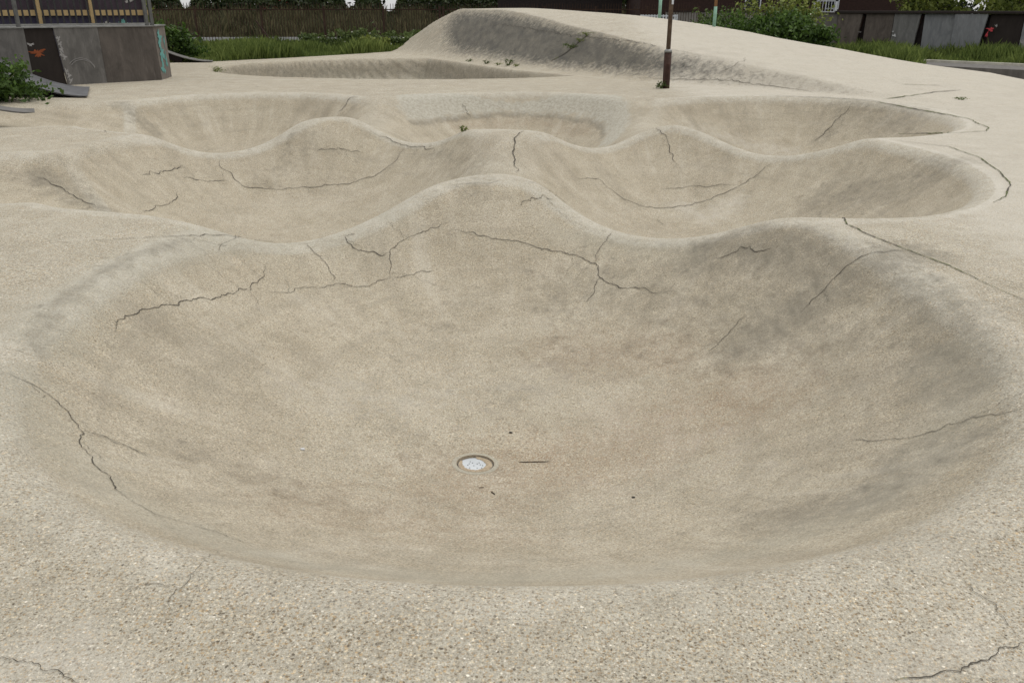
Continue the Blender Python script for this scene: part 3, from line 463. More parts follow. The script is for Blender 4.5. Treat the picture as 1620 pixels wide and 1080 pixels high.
e_ = .16; lap = -(pools(X+e_, Y)+pools(X-e_, Y)+pools(X, Y+e_)+pools(X, Y-e_)-4*pz)/e_**2; att['lip'] = sst((lap-.35)/1.6)*(1-.55*sst((6-Y)/2)); sp_ = np.minimum(np.minimum(segd(X, Y, -.1, 9.9, -.1, 12.3)[0], segd(X, Y, -2.65, 15.2, -2.65, 18.3)[0]), np.minimum(segd(X, Y, 2.35, 14.8, 2.35, 18)[0], segd(X, Y, -5.9, 9, -5.5, 11.6)[0])); att['lip'] = att['lip']*sst((sp_-.25)/.5); att['inside'] = att['inside']*(1-.8*sst((lap-.2)/1.2))  # convex crest mask for painted overhead light, left off the row spines
xr = inpoly(X, Y, PATCH); att['render'] = np.zeros_like(X)
pm = (abs(X) < 4) & (Y > 15) & (Y < 20.5); dd = near(X[pm], Y[pm], PATCH+[PATCH[0]]); ins = inpoly(X[pm], Y[pm], PATCH)
att['render'][pm] = np.clip(.5+np.where(ins, dd, -dd)*2.6, 0, 1)*sst((2.75-X[pm])/.5)*sst((X[pm]+2.75)/.4)*(1-.9*sst((near(X[pm], Y[pm], [(-3, 19.35), (3, 19.2)])*-1+.28)/.25))
idx = np.arange(nr*nc).reshape(nr, nc)
Fq = np.stack([idx[:-1, :-1], idx[:-1, 1:], idx[1:, 1:], idx[1:, :-1]], -1)
cxm = (X[:-1, :-1]+X[1:, 1:])/2; cym = (Y[:-1, :-1]+Y[1:, 1:])/2
DRAIN = (-0.242, 4.818)
keep = inpoly(cxm, cym, CONC) & (np.hypot(cxm-DRAIN[0], cym-DRAIN[1]) > .142)
Fk = Fq[keep]
used = np.zeros(nr*nc, bool); used[Fk.ravel()] = True; remap = np.cumsum(used)-1
V = np.stack([X.ravel(), Y.ravel(), Z.ravel()], -1)[used]; Fk = remap[Fk]
AT = {k: v.ravel()[used] for k, v in att.items()}
# cracks and mossy joints: thin filled seams lying in the surface
cv, cf, cm = [], [], []
base = len(V)
def fractal(P, amp, r_):
    P = [np.array(q, float) for q in P]
    for lev in range(3):
        Q = [P[0]]
        for a, b in zip(P[:-1], P[1:]):
            d = b-a; Q += [(a+b)/2+np.array([-d[1], d[0]])*r_.normal()*amp, b]
        P = Q
    return P
BR = []
for wd, moss, P in CRACKS:
    if len(P) < 3 or wd >= 13: continue
    P_ = np.array(P); Lt = np.hypot(*np.diff(P_, axis=0).T).sum()
    for k in range(int(min(5, 1+Lt/.7))):
        i = rng.integers(0, len(P)-1); f = rng.uniform(); s = P_[i]*(1-f)+P_[i+1]*f; d = P_[i+1]-P_[i]; d /= np.hypot(*d)+1e-6
        th = rng.choice([-1, 1])*rng.uniform(.5, 1.3); c_, s_ = math.cos(th), math.sin(th); d = np.array([d[0]*c_-d[1]*s_, d[0]*s_+d[1]*c_])
        L_ = rng.uniform(.10, .38); BR.append((2, 0, [tuple(s), tuple(s+d*L_*.5+rng.normal(0, .02, 2)), tuple(s+d*L_)]))
CRACKS = [(a, b, fractal(P, .07 if not (b and a >= 13) else .02, rng)) for a, b, P in CRACKS]+[(a, b, fractal(P, .1, rng)) for a, b, P in BR]
for wd, moss, P in CRACKS:
    P = np.array(P); out = []
    if len(P) < 2: continue
    seg = np.hypot(*np.diff(P, axis=0).T); L = np.r_[0, np.cumsum(seg)]; far = P[:, 1].mean()
    step = .018 if far < 8 else .05
    n = max(26, int(L[-1]/step)); t = np.linspace(0, L[-1], n); x = np.interp(t, L, P[:, 0]); y = np.interp(t, L, P[:, 1])
    j = np.cumsum(rng.normal(0, 1, n)); k_ = np.ones(9)/9; j = (j-np.convolve(j, k_, 'same'))*step*.26
    if wd >= 13 and moss: j = j*.25
    dx = np.gradient(x); dy = np.gradient(y); l = np.hypot(dx, dy)+1e-9; nx, ny = -dy/l, dx/l
    x = x+nx*j; y = y+ny*j
    wv = ((max(wd, 5) if far > 3 else wd*.5) if wd > 2 else 2.4)*.95/1000*(1+.022*far)*(.28+.50*np.abs(np.convolve(rng.uniform(0, 2, n), np.ones(3)/3, 'same'))); wv *= np.clip(np.minimum(t, L[-1]-t)/(.10*L[-1]+.01), .35, 1)
    b0 = base+len(cv)
    zl = ground_z(x+nx*wv/2, y+ny*wv/2)+.003+.0006*y; zr = ground_z(x-nx*wv/2, y-ny*wv/2)+.003+.0006*y
    for i in range(n):
        cv.append((x[i]+nx[i]*wv[i]/2, y[i]+ny[i]*wv[i]/2, zl[i])); cv.append((x[i]-nx[i]*wv[i]/2, y[i]-ny[i]*wv[i]/2, zr[i]))
    mz = np.convolve(rng.normal(0, 1, n), np.ones(25)/25, 'same')
    for i in range(n-1):
        cf.append((b0+2*i, b0+2*i+1, b0+2*i+3, b0+2*i+2)); cm.append(3 if moss and mz[i] > -.02 else (2 if wd <= 3 else 1))
V = np.r_[V, np.array(cv)]; mi = np.r_[np.zeros(len(Fk), int), np.array(cm)]
# stones loosened and standing proud near the viewer are part of the surface relief
Fk = np.r_[Fk, np.array(cf)]
g = np_mesh('concrete_ground', V, Fk, [M['concrete'], M['crack'], M['crackf'], M['moss']], None, True, mi)
tag(g, 'pale aggregate concrete skatepark with six joined bowls and cracked rims', kind='structure')
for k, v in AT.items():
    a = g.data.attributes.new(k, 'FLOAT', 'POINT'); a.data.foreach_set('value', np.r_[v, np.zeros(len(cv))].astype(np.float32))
# ---------------------------------------------------------------- grass ground and far bank
def rough_z(x, y):
    b = sst((y-60-0.10*x)/16)*0.95+sst((y-60)/60)*.1
    b = b*sst((26-x)/14)
    return -0.045+b+0.03*wob(x, y, .8, 5)
n1, n2 = 260, 220
yy2 = 3.0*(330/3.0)**(np.arange(n1)/(n1-1))+12; s2 = np.linspace(-1.5, 1.5, n2)
X2 = yy2[:, None]*s2[None, :]; Y2 = np.repeat(yy2[:, None], n2, 1); Z2 = rough_z(X2, Y2)
i2 = np.arange(n1*n2).reshape(n1, n2); F2 = np.stack([i2[:-1, :-1], i2[:-1, 1:], i2[1:, 1:], i2[1:, :-1]], -1)
cx2 = (X2[:-1, :-1]+X2[1:, 1:])/2; cy2 = (Y2[:-1, :-1]+Y2[1:, 1:])/2
k2 = ~(inpoly(cx2, cy2, CONC) & (near(cx2, cy2, CONC+[CONC[0]]) > .35))
F2 = F2[k2]; mi2 = (cy2[k2] > 47).astype(int)
tag(np_mesh('grass_ground', np.stack([X2.ravel(), Y2.ravel(), Z2.ravel()], -1), F2, [M['soil'], M['bank']], None, True, mi2), 'rough grassy soil rising to a dry bank behind the fence', kind='structure')
xs = np.linspace(-60, 12, 80); V3 = []; 
for x in xs:
    for y in (49.5+.08*x, 56.5+.08*x): V3.append((x, y, 0.09))
tag(np_mesh('road', V3, [(2*i, 2*i+2, 2*i+3, 2*i+1) for i in range(79)], M['road'], None), 'grey road strip beyond the metal fence', kind='structure')
# ---------------------------------------------------------------- foliage tools
def leaves(name, C, size, mat, parent=None, r_=rng, flat=.0, tint=None):
    C = np.asarray(C); n = len(C); a = r_.normal(size=(n, 3)); a /= np.linalg.norm(a, axis=1)[:, None]
    b = r_.normal(size=(n, 3)); b -= a*(a*b).sum(1)[:, None]; b /= np.linalg.norm(b, axis=1)[:, None]
    s = size*r_.uniform(.6, 1.4, (n, 1)); a = a*s; b = b*s*.55
    V = np.stack([C-a, C+b*.9, C+a, C-b*.9], 1).reshape(-1, 3); F = np.arange(4*n).reshape(n, 4)
    o = np_mesh(name, V, F, mat, parent)
    if tint is None: tint = r_.uniform(0, 1, n)
    at_ = o.data.attributes.new('tint', 'FLOAT', 'FACE'); at_.data.foreach_set('value', np.clip(tint, 0, 1).astype(np.float32)); return o
def clumps(n, ncl, rx, ry, rz, r_, cr=.3, shell=.5):
    """points gathered in clumps through an ellipsoid volume centred on the origin; also a tint per clump"""
    d = r_.normal(size=(ncl, 3)); d /= np.linalg.norm(d, axis=1)[:, None]; rad = r_.uniform(shell, 1, ncl)**.6
    c = d*rad[:, None]; k = r_.integers(0, ncl, n); p = c[k]+r_.normal(size=(n, 3))*cr*r_.uniform(.5, 1, (ncl, 1))[k]
    t = r_.uniform(.0, .75, ncl)[k]+r_.uniform(-.15, .3, n)
    return p*np.array([rx, ry, rz]), t
def shrub(name, loc, rx, ry, h, n, size, mat, label, cat, group=None, seed=1, stems=6, spray=0, flowers=0):
    r_ = np.random.default_rng(seed); t = empty(name, loc, label, cat, group)
    P, tn = clumps(n, max(14, n//130), rx, ry, h*.52, r_, .26, .25); P[:, 2] += h*.47; P = P[P[:, 2] > 0.0] if True else P; tn = tn[:len(P)]
    # ragged long shoots breaking the outline
    if spray:
        ex = []
        for i in range(spray):
            a = r_.uniform(0, 6.28); b = np.array([math.cos(a)*rx*.6, math.sin(a)*ry*.6, h*.75]); d = np.array([math.cos(a)*.5, math.sin(a)*.3, r_.uniform(.35, 1)]); L = h*r_.uniform(.25, .6)
            for q in np.linspace(0, 1, 16): ex.append(b+d*L*q-np.array([0, 0, .25*q*q*L])+r_.normal(size=3)*size*.6)
        P = np.r_[P, ex]; tn = np.r_[tn, r_.uniform(.4, 1, len(ex))]
    leaves('foliage', P, size, mat, t, r_, tint=tn)
    m = MB()
    for i in range(stems):
        a = r_.uniform(0, 6.28); m.tube([(0, 0, -.1), (math.cos(a)*rx*.3, math.sin(a)*ry*.3, h*.4), (math.cos(a)*rx*.7, math.sin(a)*ry*.7, h*.8)], [.02+.01*h, .012, .004], 5)
    m.build('stem', M['stemg'] if h < 1 else M['bark'], t)
    if flowers: 
        F_ = P[r_.integers(0, len(P), flowers)]; F_ = F_[F_[:, 1] < 0]; leaves('blossom', F_+np.array([0, -.12, .05]), .055, M['flower'], t, r_)
    return t
def tree(loc, h, cr, base, n, mat, label, seed, name='tree', group='trees beyond the fence', size=.28):
    r_ = np.random.default_rng(seed); t = empty(name, loc, label, 'tree', group)
    m = MB(); lean = r_.uniform(-.3, .3, 2)
    tp = [(0, 0, -.3), (lean[0]*.4, lean[1]*.4, h*.3), (lean[0], lean[1], h*.65), (lean[0]*1.2, lean[1], h*.9)]
    r0 = .05+h*.018; m.tube(tp, [r0*1.2, r0*.85, r0*.5, r0*.15], 8)
    for i in range(11):
        a = i*2.4+r_.uniform(-.4, .4); z0 = base*.6+(h*.8-base*.6)*i/11; L = cr*r_.uniform(.6, .95)
        m.tube([(lean[0]*z0/h, lean[1]*z0/h, z0), (math.cos(a)*L*.5, math.sin(a)*L*.5, z0+L*.25), (math.cos(a)*L, math.sin(a)*L, z0+L*.32)], [r0*.38, r0*.25, r0*.08], 5)
    m.build('trunk', M['bark'], t)
    P, tn = clumps(n, 60, cr, cr, (h-base)*.52, r_, .2, .35); P[:, 2] += base+(h-base)*.5
    leaves('crown', P, size, mat, t, r_, tint=tn); return t
def gz(x, y): return float(ground_z(np.array([x]), np.array([y]))[0])
# ---------------------------------------------------------------- drain in the bowl floor
dz = gz(*DRAIN); D = empty('floor_drain', (DRAIN[0], DRAIN[1], dz), 'round white perforated drain cover set in the floor of the nearest bowl', 'drain')
def annulus(r0, r1, f0, f1, n=64, jag=0):
    V, F = [], []
    for k in range(n):
        a = 2*math.pi*k/n; j = 1+jag*rnd.uniform(-1, 1)
        V.append((math.cos(a)*r0, math.sin(a)*r0, f0(math.cos(a)*r0, math.sin(a)*r0))); V.append((math.cos(a)*r1*j, math.sin(a)*r1*j, f1(math.cos(a)*r1*j, math.sin(a)*r1*j)))
    for k in range(n): F.append((2*k, 2*k+1, (2*k+3) % (2*n), (2*k+2) % (2*n)))
    return V, F
gl = lambda x, y: gz(DRAIN[0]+x, DRAIN[1]+y)-dz
V, F = annulus(.124, .155, lambda x, y: gl(x, y)+.0025, lambda x, y: gl(x, y)+.0015, jag=.02); np_mesh('mortar_collar', V, F, M['collar'] if 'collar' in M else M['kerb'], D, True)
V, F = annulus(.121, .124, lambda x, y: gl(x, y)-.05, lambda x, y: gl(x, y)+.004); np_mesh('well', V, F, M['sand'], D, True)
V, F = annulus(.1135, .117, lambda x, y: gl(x, y)-.004, lambda x, y: gl(x, y)-.004); np_mesh('rim', V, F, M['rail'], D)
V, F = annulus(.119, .1215, lambda x, y: gl(x, y)-.02, lambda x, y: gl(x, y)-.02); np_mesh('joint', V, F, M['hole'], D)
V, F = annulus(.0, .114, lambda x, y: gl(x, y)-.014, lambda x, y: gl(x, y)-.014); pl = np_mesh('cover_plate', V, F, M['white'], D)
for hx, hy in ((-.035, .045), (-.02, .03), (.022, .035), (-.04, .018), (-.048, .0), (-.01, -.005), (.03, .01), (.045, .0), (-.035, -.035), (.012, -.034), (.04, -.03), (.01, .02)):
    c = Vector((hx*1.05, hy*1.1+.004, gl(hx, hy)-.0128)); MB().poly([c+Vector((math.cos(a)*.0045, math.sin(a)*.0045, 0)) for a in [k*math.pi/4 for k in range(8)]]).build('drain_hole', M['hole'], pl)
# silt lying along the lower and right edge of the cover
V, F = [], []; n = 60
for k in range(n+1):
    a = R(150)+R(300)*k/n; ro = .113; ang = (math.degrees(a) % 360)
    wd = .012+.042*max(0, math.sin(math.pi*k/n))**.7+rnd.uniform(-.004, .004)
    for r, zz in ((ro, -.006), (ro-wd*.5, -.007), (ro-wd, -.0125)): V.append((math.cos(a)*r, math.sin(a)*r, gl(math.cos(a)*r, math.sin(a)*r)+zz))
for k in range(n):
    for j in (0, 1): F.append((3*k+j, 3*k+j+1, 3*k+j+4, 3*k+j+3))
np_mesh('silt', V, F, M['sand'], D, True)
def twig(x, y, L, ang, r, label, group=None, knots=2, name='twig'):
    n = 9; P = []
    for k in range(n):
        s = (k/(n-1)-.5)*L; px, py = x+math.cos(ang)*s, y+math.sin(ang)*s+rnd.uniform(-1, 1)*r*.6; P.append((px, py, gz(px, py)+r*1.1))
    m = MB().tube(P, [r*.5]+[r*rnd.uniform(.8, 1.2) for _ in range(n-2)]+[r*.4], 6)
    for k in range(knots):
        p = Vector(P[2+k*3]); m.tube([p, p+Vector((.2*L*.2, .3*L*.12, r*2))], [r*.7, r*.2], 5)
    o = m.build(name, M['twig'], None, True); return tag(o, label, 'twig', group)
twig(.147, 4.854, .20, .03, .0028, 'long thin straight twig lying to the right of the drain')
twig(-.116, 4.40, .045, -1.0, .0035, 'short thick dark twig scrap lying just below the drain', knots=1)
twig(-.189, 4.477, .035, .25, .0022, 'tiny thin twig scrap lying left of the short dark twig below the drain', knots=1)
def pebble(x, y, r, label, mat='stone'):
    bm = bmesh.new(); bmesh.ops.create_icosphere(bm, subdivisions=2, radius=r)
    for v in bm.verts: v.co = Vector((v.co.x*1.25, v.co.y*.8, v.co.z*.6))*(1+rnd.uniform(-.12, .12))+Vector((x, y, gz(x, y)+r*.4))
    me = bpy.data.meshes.new('pebble'); bm.to_mesh(me); bm.free(); me.materials.append(M[mat]); o = link(bpy.data.objects.new('pebble', me)); return tag(o, label, 'pebble')
pebble(-.009, 5.276, .011, 'small black pebble on the bowl floor beyond and right of the drain')
pebble(.72, 4.25, .009, 'small dark pebble on the bowl floor well to the right of the twigs')
pebble(-1.33, 4.66, .013, 'small whitish chip on the bowl floor well to the left of the drain', 'whites')
# ---------------------------------------------------------------- lamp post and thin poles
lz = gz(3.62, 20.43); Lp = empty('lamp_post', (3.62, 20.43, lz), 'rusty brown lamp post with a thicker lower sleeve standing on the concrete behind the bowls', 'lamp post')
MB().tube([(0, 0, -.15), (0, 0, .02), (0, 0, .80)], .085, 20).build('base_sleeve', M['rust'], Lp, True)
MB().tube([(0, 0, .80), (0, 0, .84), (0, 0, .87)], [.09, .088, .056], 20).build('collar', M['grey'], Lp, True)
MB().tube([(0, 0, .85), (0, 0, 3), (0, 0, 5.2)], [.052, .048, .04], 16).build('upper_pole', M['post_brown'] if 'post_brown' in M else M['rust'], Lp, True)
MB().box((-.035, -.0875, .22), (.035, -.083, .55), None, .002).build('access_door', M['rust'], Lp)
MB().box((.0, -.056, 1.83), (.045, -.040, 2.05), None, .002).build('pale_patch', M['whitep'], Lp)  # small pale patch high on the right of the pole
hd = MB().tube([(0, 0, 5.15), (0, -.15, 5.35), (0, -.5, 5.42)], .03, 10).build('bracket', M['darkmetal'], Lp, True)
MB().box((-.12, -.95, 5.36), (.12, -.42, 5.50), None, .03).build('lantern', M['grey'], Lp)
def weed(x, y, h, r, n, label, seed, mat='l_mid', name='weed', group='weeds growing from the concrete joints', z=None):
    return shrub(name, (x, y, gz(x, y) if z is None else z), r, r*.8, h, n, max(.012, h*.13), M[mat], label, 'weed', group, seed, 4)
weed(3.50, 20.36, .16, .12, 220, 'small green weed tuft at the foot of the lamp post', 3)
weed(-.75, 13.2, .09, .09, 160, 'small bright weed in the crack beside the middle hump of the second ridge', 4, 'l_lite')
for i, (x, y, h) in enumerate(((-.86, 30.1, .18), (-.45, 29.3, .12), (-.12, 28.8, .26), (.15, 28.2, .14), (-1.5, 31.4, .14))):
    weed(x, y-.4, h*.7, .15, 130, ['pale weed low on the rim of the flat basin, second from the left', 'low weed on the basin rim left of the tallest one', 'tallest weed on the rim of the flat basin', 'dark low weed at the right end of the basin rim row', 'leftmost weed on the far rim of the flat basin'][i], 20+i, 'l_lite' if i % 2 else 'l_mid')
for i, (x, y, h, r) in enumerate(((1.81, 26.63, .16, .24), (2.28, 26.70, .10, .26), (2.06, 26.64, .09, .20))):
    weed(x, y, h, r, 260, ['green weed clump halfway up the crack in the dark bank', 'yellowish weed clump at the top of the crack in the dark bank', 'thin line of weed between the two clumps in the crack of the bank'][i], 40+i, ['l_mid', 'l_lite', 'l_lite'][i])
weed(9.15, 17.6, .06, .16, 120, 'flat weed at the right end of the upper mossy joint', 50)
weed(-9.5, 28.0, .16, .35, 300, 'yellowish weed at the left tip of the flat basin', 51, 'l_lite')
def pole(x, y, h, label, up):
    z = gz(x, y); t = empty('slender_pole', (x, y, z), label, 'pole', 'slender poles behind the bank')
    MB().tube([(0, 0, -.2), (0, 0, .62)], .055, 12).build('lower_section', M['postgreen'], t, True); MB().tube([(0, 0, .62), (0, 0, h)], [.052, .045], 12).build('upper_section', M[up], t, True)
pole(5.10, 30.9, 4.5, 'slender pole, pale green below and whitish above, left of the bramble hedge', 'whitep'); pole(6.75, 29.75, 4.5, 'slender pole, green below and rusty above, standing in front of the bramble hedge', 'postrust')
# ---------------------------------------------------------------- ramp platform on the left
p0 = Vector((-9.2, 22.9, 0)); dr = (Vector((-12.9, 19.3, 0))-p0).normalized(); ang = math.atan2(dr.y, dr.x)
T = empty('ramp_platform', (-9.2, 22.9, 0), 'dark panelled back of a raised ramp platform on the left', 'ramp platform', rz=ang)
# local x runs left along the wall, local y toward the viewer is + (front face at y=0), body behind is -y
HT = 1.32
def span(name, a0, a1, b0, b1, mat, label=None, y=0.0, z0=-.05, z1=HT-.03, th=-.04):
    o = MB().poly([(a0, y, z0), (a1, y, z0), (b1, y, z1), (b0, y, z1)], (0, th, 0)).build(name, M[mat], T); 
    if label: o['label'] = label
    return o
span('cladding_panel', .01, 1.395, .05, 1.405, 'p_mid', 'brown grey cladding panel nearest the painted end', y=.0)
span('cladding_panel', 1.403, 2.33, 1.413, 2.43, 'p_grey', 'grey cladding panel with a pale streaked edge', y=.012)
span('cladding_panel', 2.34, 3.06, 2.44, 3.06, 'p_dark', 'almost black cladding panel with an orange spray mark', y=-.025)
span('cladding_panel', 3.07, 4.4, 3.07, 4.4, 'p_grey', 'grey cladding panel at the left end behind the bush', y=.0)
span('cladding_panel', 4.41, 5.9, 4.41, 5.9, 'p_mid', y=.01)
def blot(name, cx, cz, w_, h_, mat, n=40, y=.015, parent=T, s=1, fr=None):
    """one ragged patch of paint lying on a face (fr maps the flat patch into its thing)"""
    r_ = np.random.default_rng(s); ph = r_.uniform(0, 6.28, 6); k = 56; V = []
    for q in range(k):
        a = 2*math.pi*q/k; rr = .62+.22*math.sin(3*a+ph[0])+.18*math.sin(5*a+ph[1])+.12*math.sin(9*a+ph[2])+.10*math.sin(14*a+ph[3])+r_.uniform(-.06, .06)
        V.append((cx+math.cos(a)*rr*w_*.6, y, cz+math.sin(a)*rr*h_*.6))
    V.append((cx, y, cz)); 
    if fr: V = [fr(*v) for v in V]
    return np_mesh(name, V, [(q, (q+1) % k, k) for q in range(k)], M[mat], parent)
blot('spray_mark', 2.86, .74, .34, .20, 'orange', 26, -.019, s=3); blot('spray_mark', 2.98, .93, .18, .07, 'chalk', 6, -.019, s=4)
for i, (a, z) in enumerate(((2.36, 1.05), (2.34, .92), (2.33, .80), (2.30, .62), (2.31, .30), (2.27, .20), (2.35, .7), (2.26, .08))): blot('pale_scuff', a, z, .10, .14, 'chalk', 5, .017, s=10+i)
for c, rr in (((1.95, .25), .34), ((1.93, .24), .31)):
    V = [(c[0]+rr*math.cos(R(a)), .016, c[1]+rr*math.sin(R(a))) for a in range(40, 165, 6)]; MB().tube(V, .006, 4).build('chalk_arc', M['chalk'], T)
# end face running back at a slant, with teal paint
UX, UY = -.67, -.95; NX, NY = -.817, .576
MB().poly([(0, 0, -.05), (UX, UY, -.05), (UX*.97, UY*.97, HT-.03), (0.03, 0, HT-.03)], (-NX*.05, -NY*.05, 0)).build('end_panel', M['p_end'], T)['label'] = 'pale end panel sprayed with teal paint'
for i, (a, z, w_, h_) in enumerate(((.30, 1.0, .42, .42), (.33, .62, .5, .5), (.25, .26, .4, .36), (.66, .42, .22, .4), (.7, .9, .14, .3))):
    e = .006+i*.001; blot('teal_paint', a, z, w_, h_, 'teal', s=60+i, fr=lambda x, y, z_: (UX*min(.97, max(.03, x))+NX*e, UY*min(.97, max(.03, x))+NY*e, min(1.22, z_)))
MB().poly([(0, -.051, HT-.10), (UX*.95, UY*.95, HT-.10), (3, -.95, HT-.10), (3, -.051, HT-.10)], (0, 0, .05)).build('platform_deck', M['ply'], T)
MB().box((3.002, -.95, HT-.10), (5.9, -.051, HT-.05)).build('platform_deck', M['ply'], T)
MB().poly([(-.03, .03, HT-.03), (UX-.03, UY, HT-.03), (5.95, -.95, HT-.03), (5.95, .03, HT-.03)], (0, 0, .03)).build('coping_strip', M['grey'], T)
# railing on top
Rl = empty('railing', Vector((-9.2, 22.9, HT)), 'dark upright bar railing standing on the panelled ramp platform', 'railing', rz=ang)
for x in (.03, .16, 3.15, 5.85): MB().box((x-.04, -.09, 0), (x+.04, -.01, 1.35), None, .004).build('post', M['rail'], Rl)
MB().box((-.02, -.075, 1.30), (5.9, -.025, 1.35)).build('top_rail', M['rail'], Rl)
MB().box((0.0, -.08, .02), (5.9, -.03, .06)).build('bottom_rail', M['grey'], Rl)
for k in range(38):
    x = .38+k*.146
    if abs(x-3.15) < .07: continue
    MB().box((x-.018, -.070, .05), (x+.018, -.040, 1.31)).build('bar', M['darkmetal'], Rl)
# ramp skins: curved sheets ending in a thin lip
def ramp_sheet(name, tip_a, tip_b, back, rise, label, mat='steelplate', seed=0):
    """tip edge from tip_a to tip_b on the ground, the sheet curving up along 'back' for its whole length"""
    a, b, bk = Vector(tip_a), Vector(tip_b), Vector(back); n = 14; V, F = [], []
    t = empty(name, a, label, 'ramp', 'skate ramps beside the concrete')
    def prof(s): return rise*(1-math.cos(s*math.pi*.42))/(1-math.cos(math.pi*.42))+.015*(1-s)
    for th in (0, -.025):
        for k in range(n+1):
            s = k/n
            for e in (a, b): p = e-a+bk*s; V.append((p.x, p.y, prof(s)+th*(1 if s > .02 else .3)))
    m_ = 2*(n+1)
    for k in range(n):
        F.append((2*k, 2*k+1, 2*k+3, 2*k+2)); F.append((m_+2*k, m_+2*k+2, m_+2*k+3, m_+2*k+1))
        for e in (0, 1): F.append((2*k+e, 2*k+2+e, m_+2*k+2+e, m_+2*k+e))
    F.append((0, 1, m_+1, m_)); np_mesh('riding_sheet', V, F, M[mat], t)
    # side board below the sheet
    for e, q in ((a, 0), (b, 1)):
        m = MB(); off = (e-a)*1.0; inn = (b-a)*(.06 if q == 0 else -.06); P = [off+inn+bk*.25+Vector((0, 0, -.04))]
        P = [off+inn+bk*s+Vector((0, 0, prof(s)-.03)) for s in np.linspace(.3, 1, 9)]+[off+inn+bk+Vector((0, 0, -.04)), off+inn+bk*.3+Vector((0, 0, -.04))]
        m.poly(P, (b-a).normalized()*.02).build('side_board', M['ply'], t)
    return t
ramp_sheet('skate_ramp', (-8.90, 18.12, 0), (-9.9, 20.35, 0), (-2.6, .15, 0), 1.0, 'dark grey curved ramp sheet poking out from behind the leafy bush', seed=1)
ramp_sheet('skate_ramp', (-8.42, 15.15, 0), (-8.75, 15.75, 0), (-2.4, -.55, 0), 1.15, 'low grey ramp sheet with a curled lip in front of the bush', 'p_grey', seed=2)
ramp_sheet('skate_ramp', (-10.45, 30.6, 0), (-10.75, 31.6, 0), (-3.4, -.3, 0), 1.5, 'dark curved ramp edge beyond the painted end of the platform', 'p_grey', seed=3)
# loose leafy bush in front
shrub('bush', (-10.45, 17.35, -.02), 1.0, .65, .78, 4600, .055, M['l_bram'], 'dark leafy bramble bush at the left edge in front of the ramp', 'bush', None, 5, 9, spray=12)
# dark hut behind the railing
Bd = empty('hut', (-11.2, 27.38, 0), 'dark purple clad hut with yellow frame bars behind the railing', 'hut', rz=math.atan2(-5.4, -6.1))
MB().box((0, -2.5, 0), (9, .0, 1.55)).build('lower_wall', M['bluewall'], Bd); MB().box((0, -2.5, 1.551), (9, 0, 3.4)).build('upper_wall', M['darkwall'], Bd)
MB().box((-.2, -2.7, 3.4), (9.2, .2, 3.55)).build('roof', M['roof'], Bd)
MB().box((-.05, .002, 1.53), (9, .09, 1.68)).build('frame_bar', M['yellow'], Bd)
for x in (.02, 1.55, 2.95, 4.4, 6.0): MB().box((x, .1, .0), (x+.09, .15, 3.3)).build('frame_post', M['yellow'], Bd)
for i, (x, z, mt) in enumerate(((.45, 1.95, 'chalk'), (.7, 1.35, 'teal'), (2.1, 1.4, 'bluewall'), (1.2, 1.3, 'chalk'))): blot('spray_mark', x, z, .3, .14, mt, 4, .012, Bd, 80+i)
shrub('bush', (-11.95, 28.4, -.02), .45, .5, 2.0, 2600, .075, M['l_lite'], 'bright green bush seen through the right end of the railing', 'bush', None, 6, 6, spray=6)
# ---------------------------------------------------------------- steel picket fence across the back
def picket_fence(a, b, nb, label, h=1.78, sp=.135, group='rusty picket fences', props=(), gz_=-.05, seed=0):
    a, b = Vector((*a, gz_)), Vector((*b, gz_)); L = (b-a).length; t = empty('picket_fence', a, label, 'fence', group, rz=math.atan2(b.y-a.y, b.x-a.x)); r_ = random.Random(seed)
    bay = L/nb
    for i in range(nb+1): MB().box((i*bay-.04, -.04, -.2), (i*bay+.04, .04, h+.12)).build('post', M['fence'], t)
    for i in range(nb):
        MB().box((i*bay+.04, -.02, h-.07), ((i+1)*bay-.04, .02, h-.02)).build('rail', M['fence'], t); MB().box((i*bay+.04, -.02, .18), ((i+1)*bay-.04, .02, .23)).build('rail', M['fence'], t)
        m = MB(); k = 0; x = i*bay+.10
        while x < (i+1)*bay-.06:
            if r_.random() > .03:
                hh = h+.27+r_.uniform(-.02, .02); e = r_.uniform(-.012, .012); w_ = .013
                v = [(x-w_, -.034, .05), (x+w_, -.034, .05), (x+w_+e, -.034, hh-.06), (x+e, -.034, hh), (x-w_+e, -.034, hh-.06)]; m.poly(v, (0, -.012, 0))
            x += sp
        m.build('picket_panel', M['fence'], t)
    for x in props:
        MB().tube([(x, -.05, 1.25), (x+.75, -.9, -.05)], .028, 6).build('prop', M['rust'], t)
    return t
picket_fence((-20.3, 39.4), (-3.75, 46.5), 6, 'long rusty picket fence with leaning props behind the flat basin', props=(8.7, 14.3), seed=1)
picket_fence((-3.6, 46.55), (9.6, 46.0), 5, 'rusty picket fence just showing above the crest of the bank', seed=2)
picket_fence((10.0, 43.6), (13.4, 40.6), 2, 'short rusty picket fence between the bramble hedge and the slab wall', seed=3)
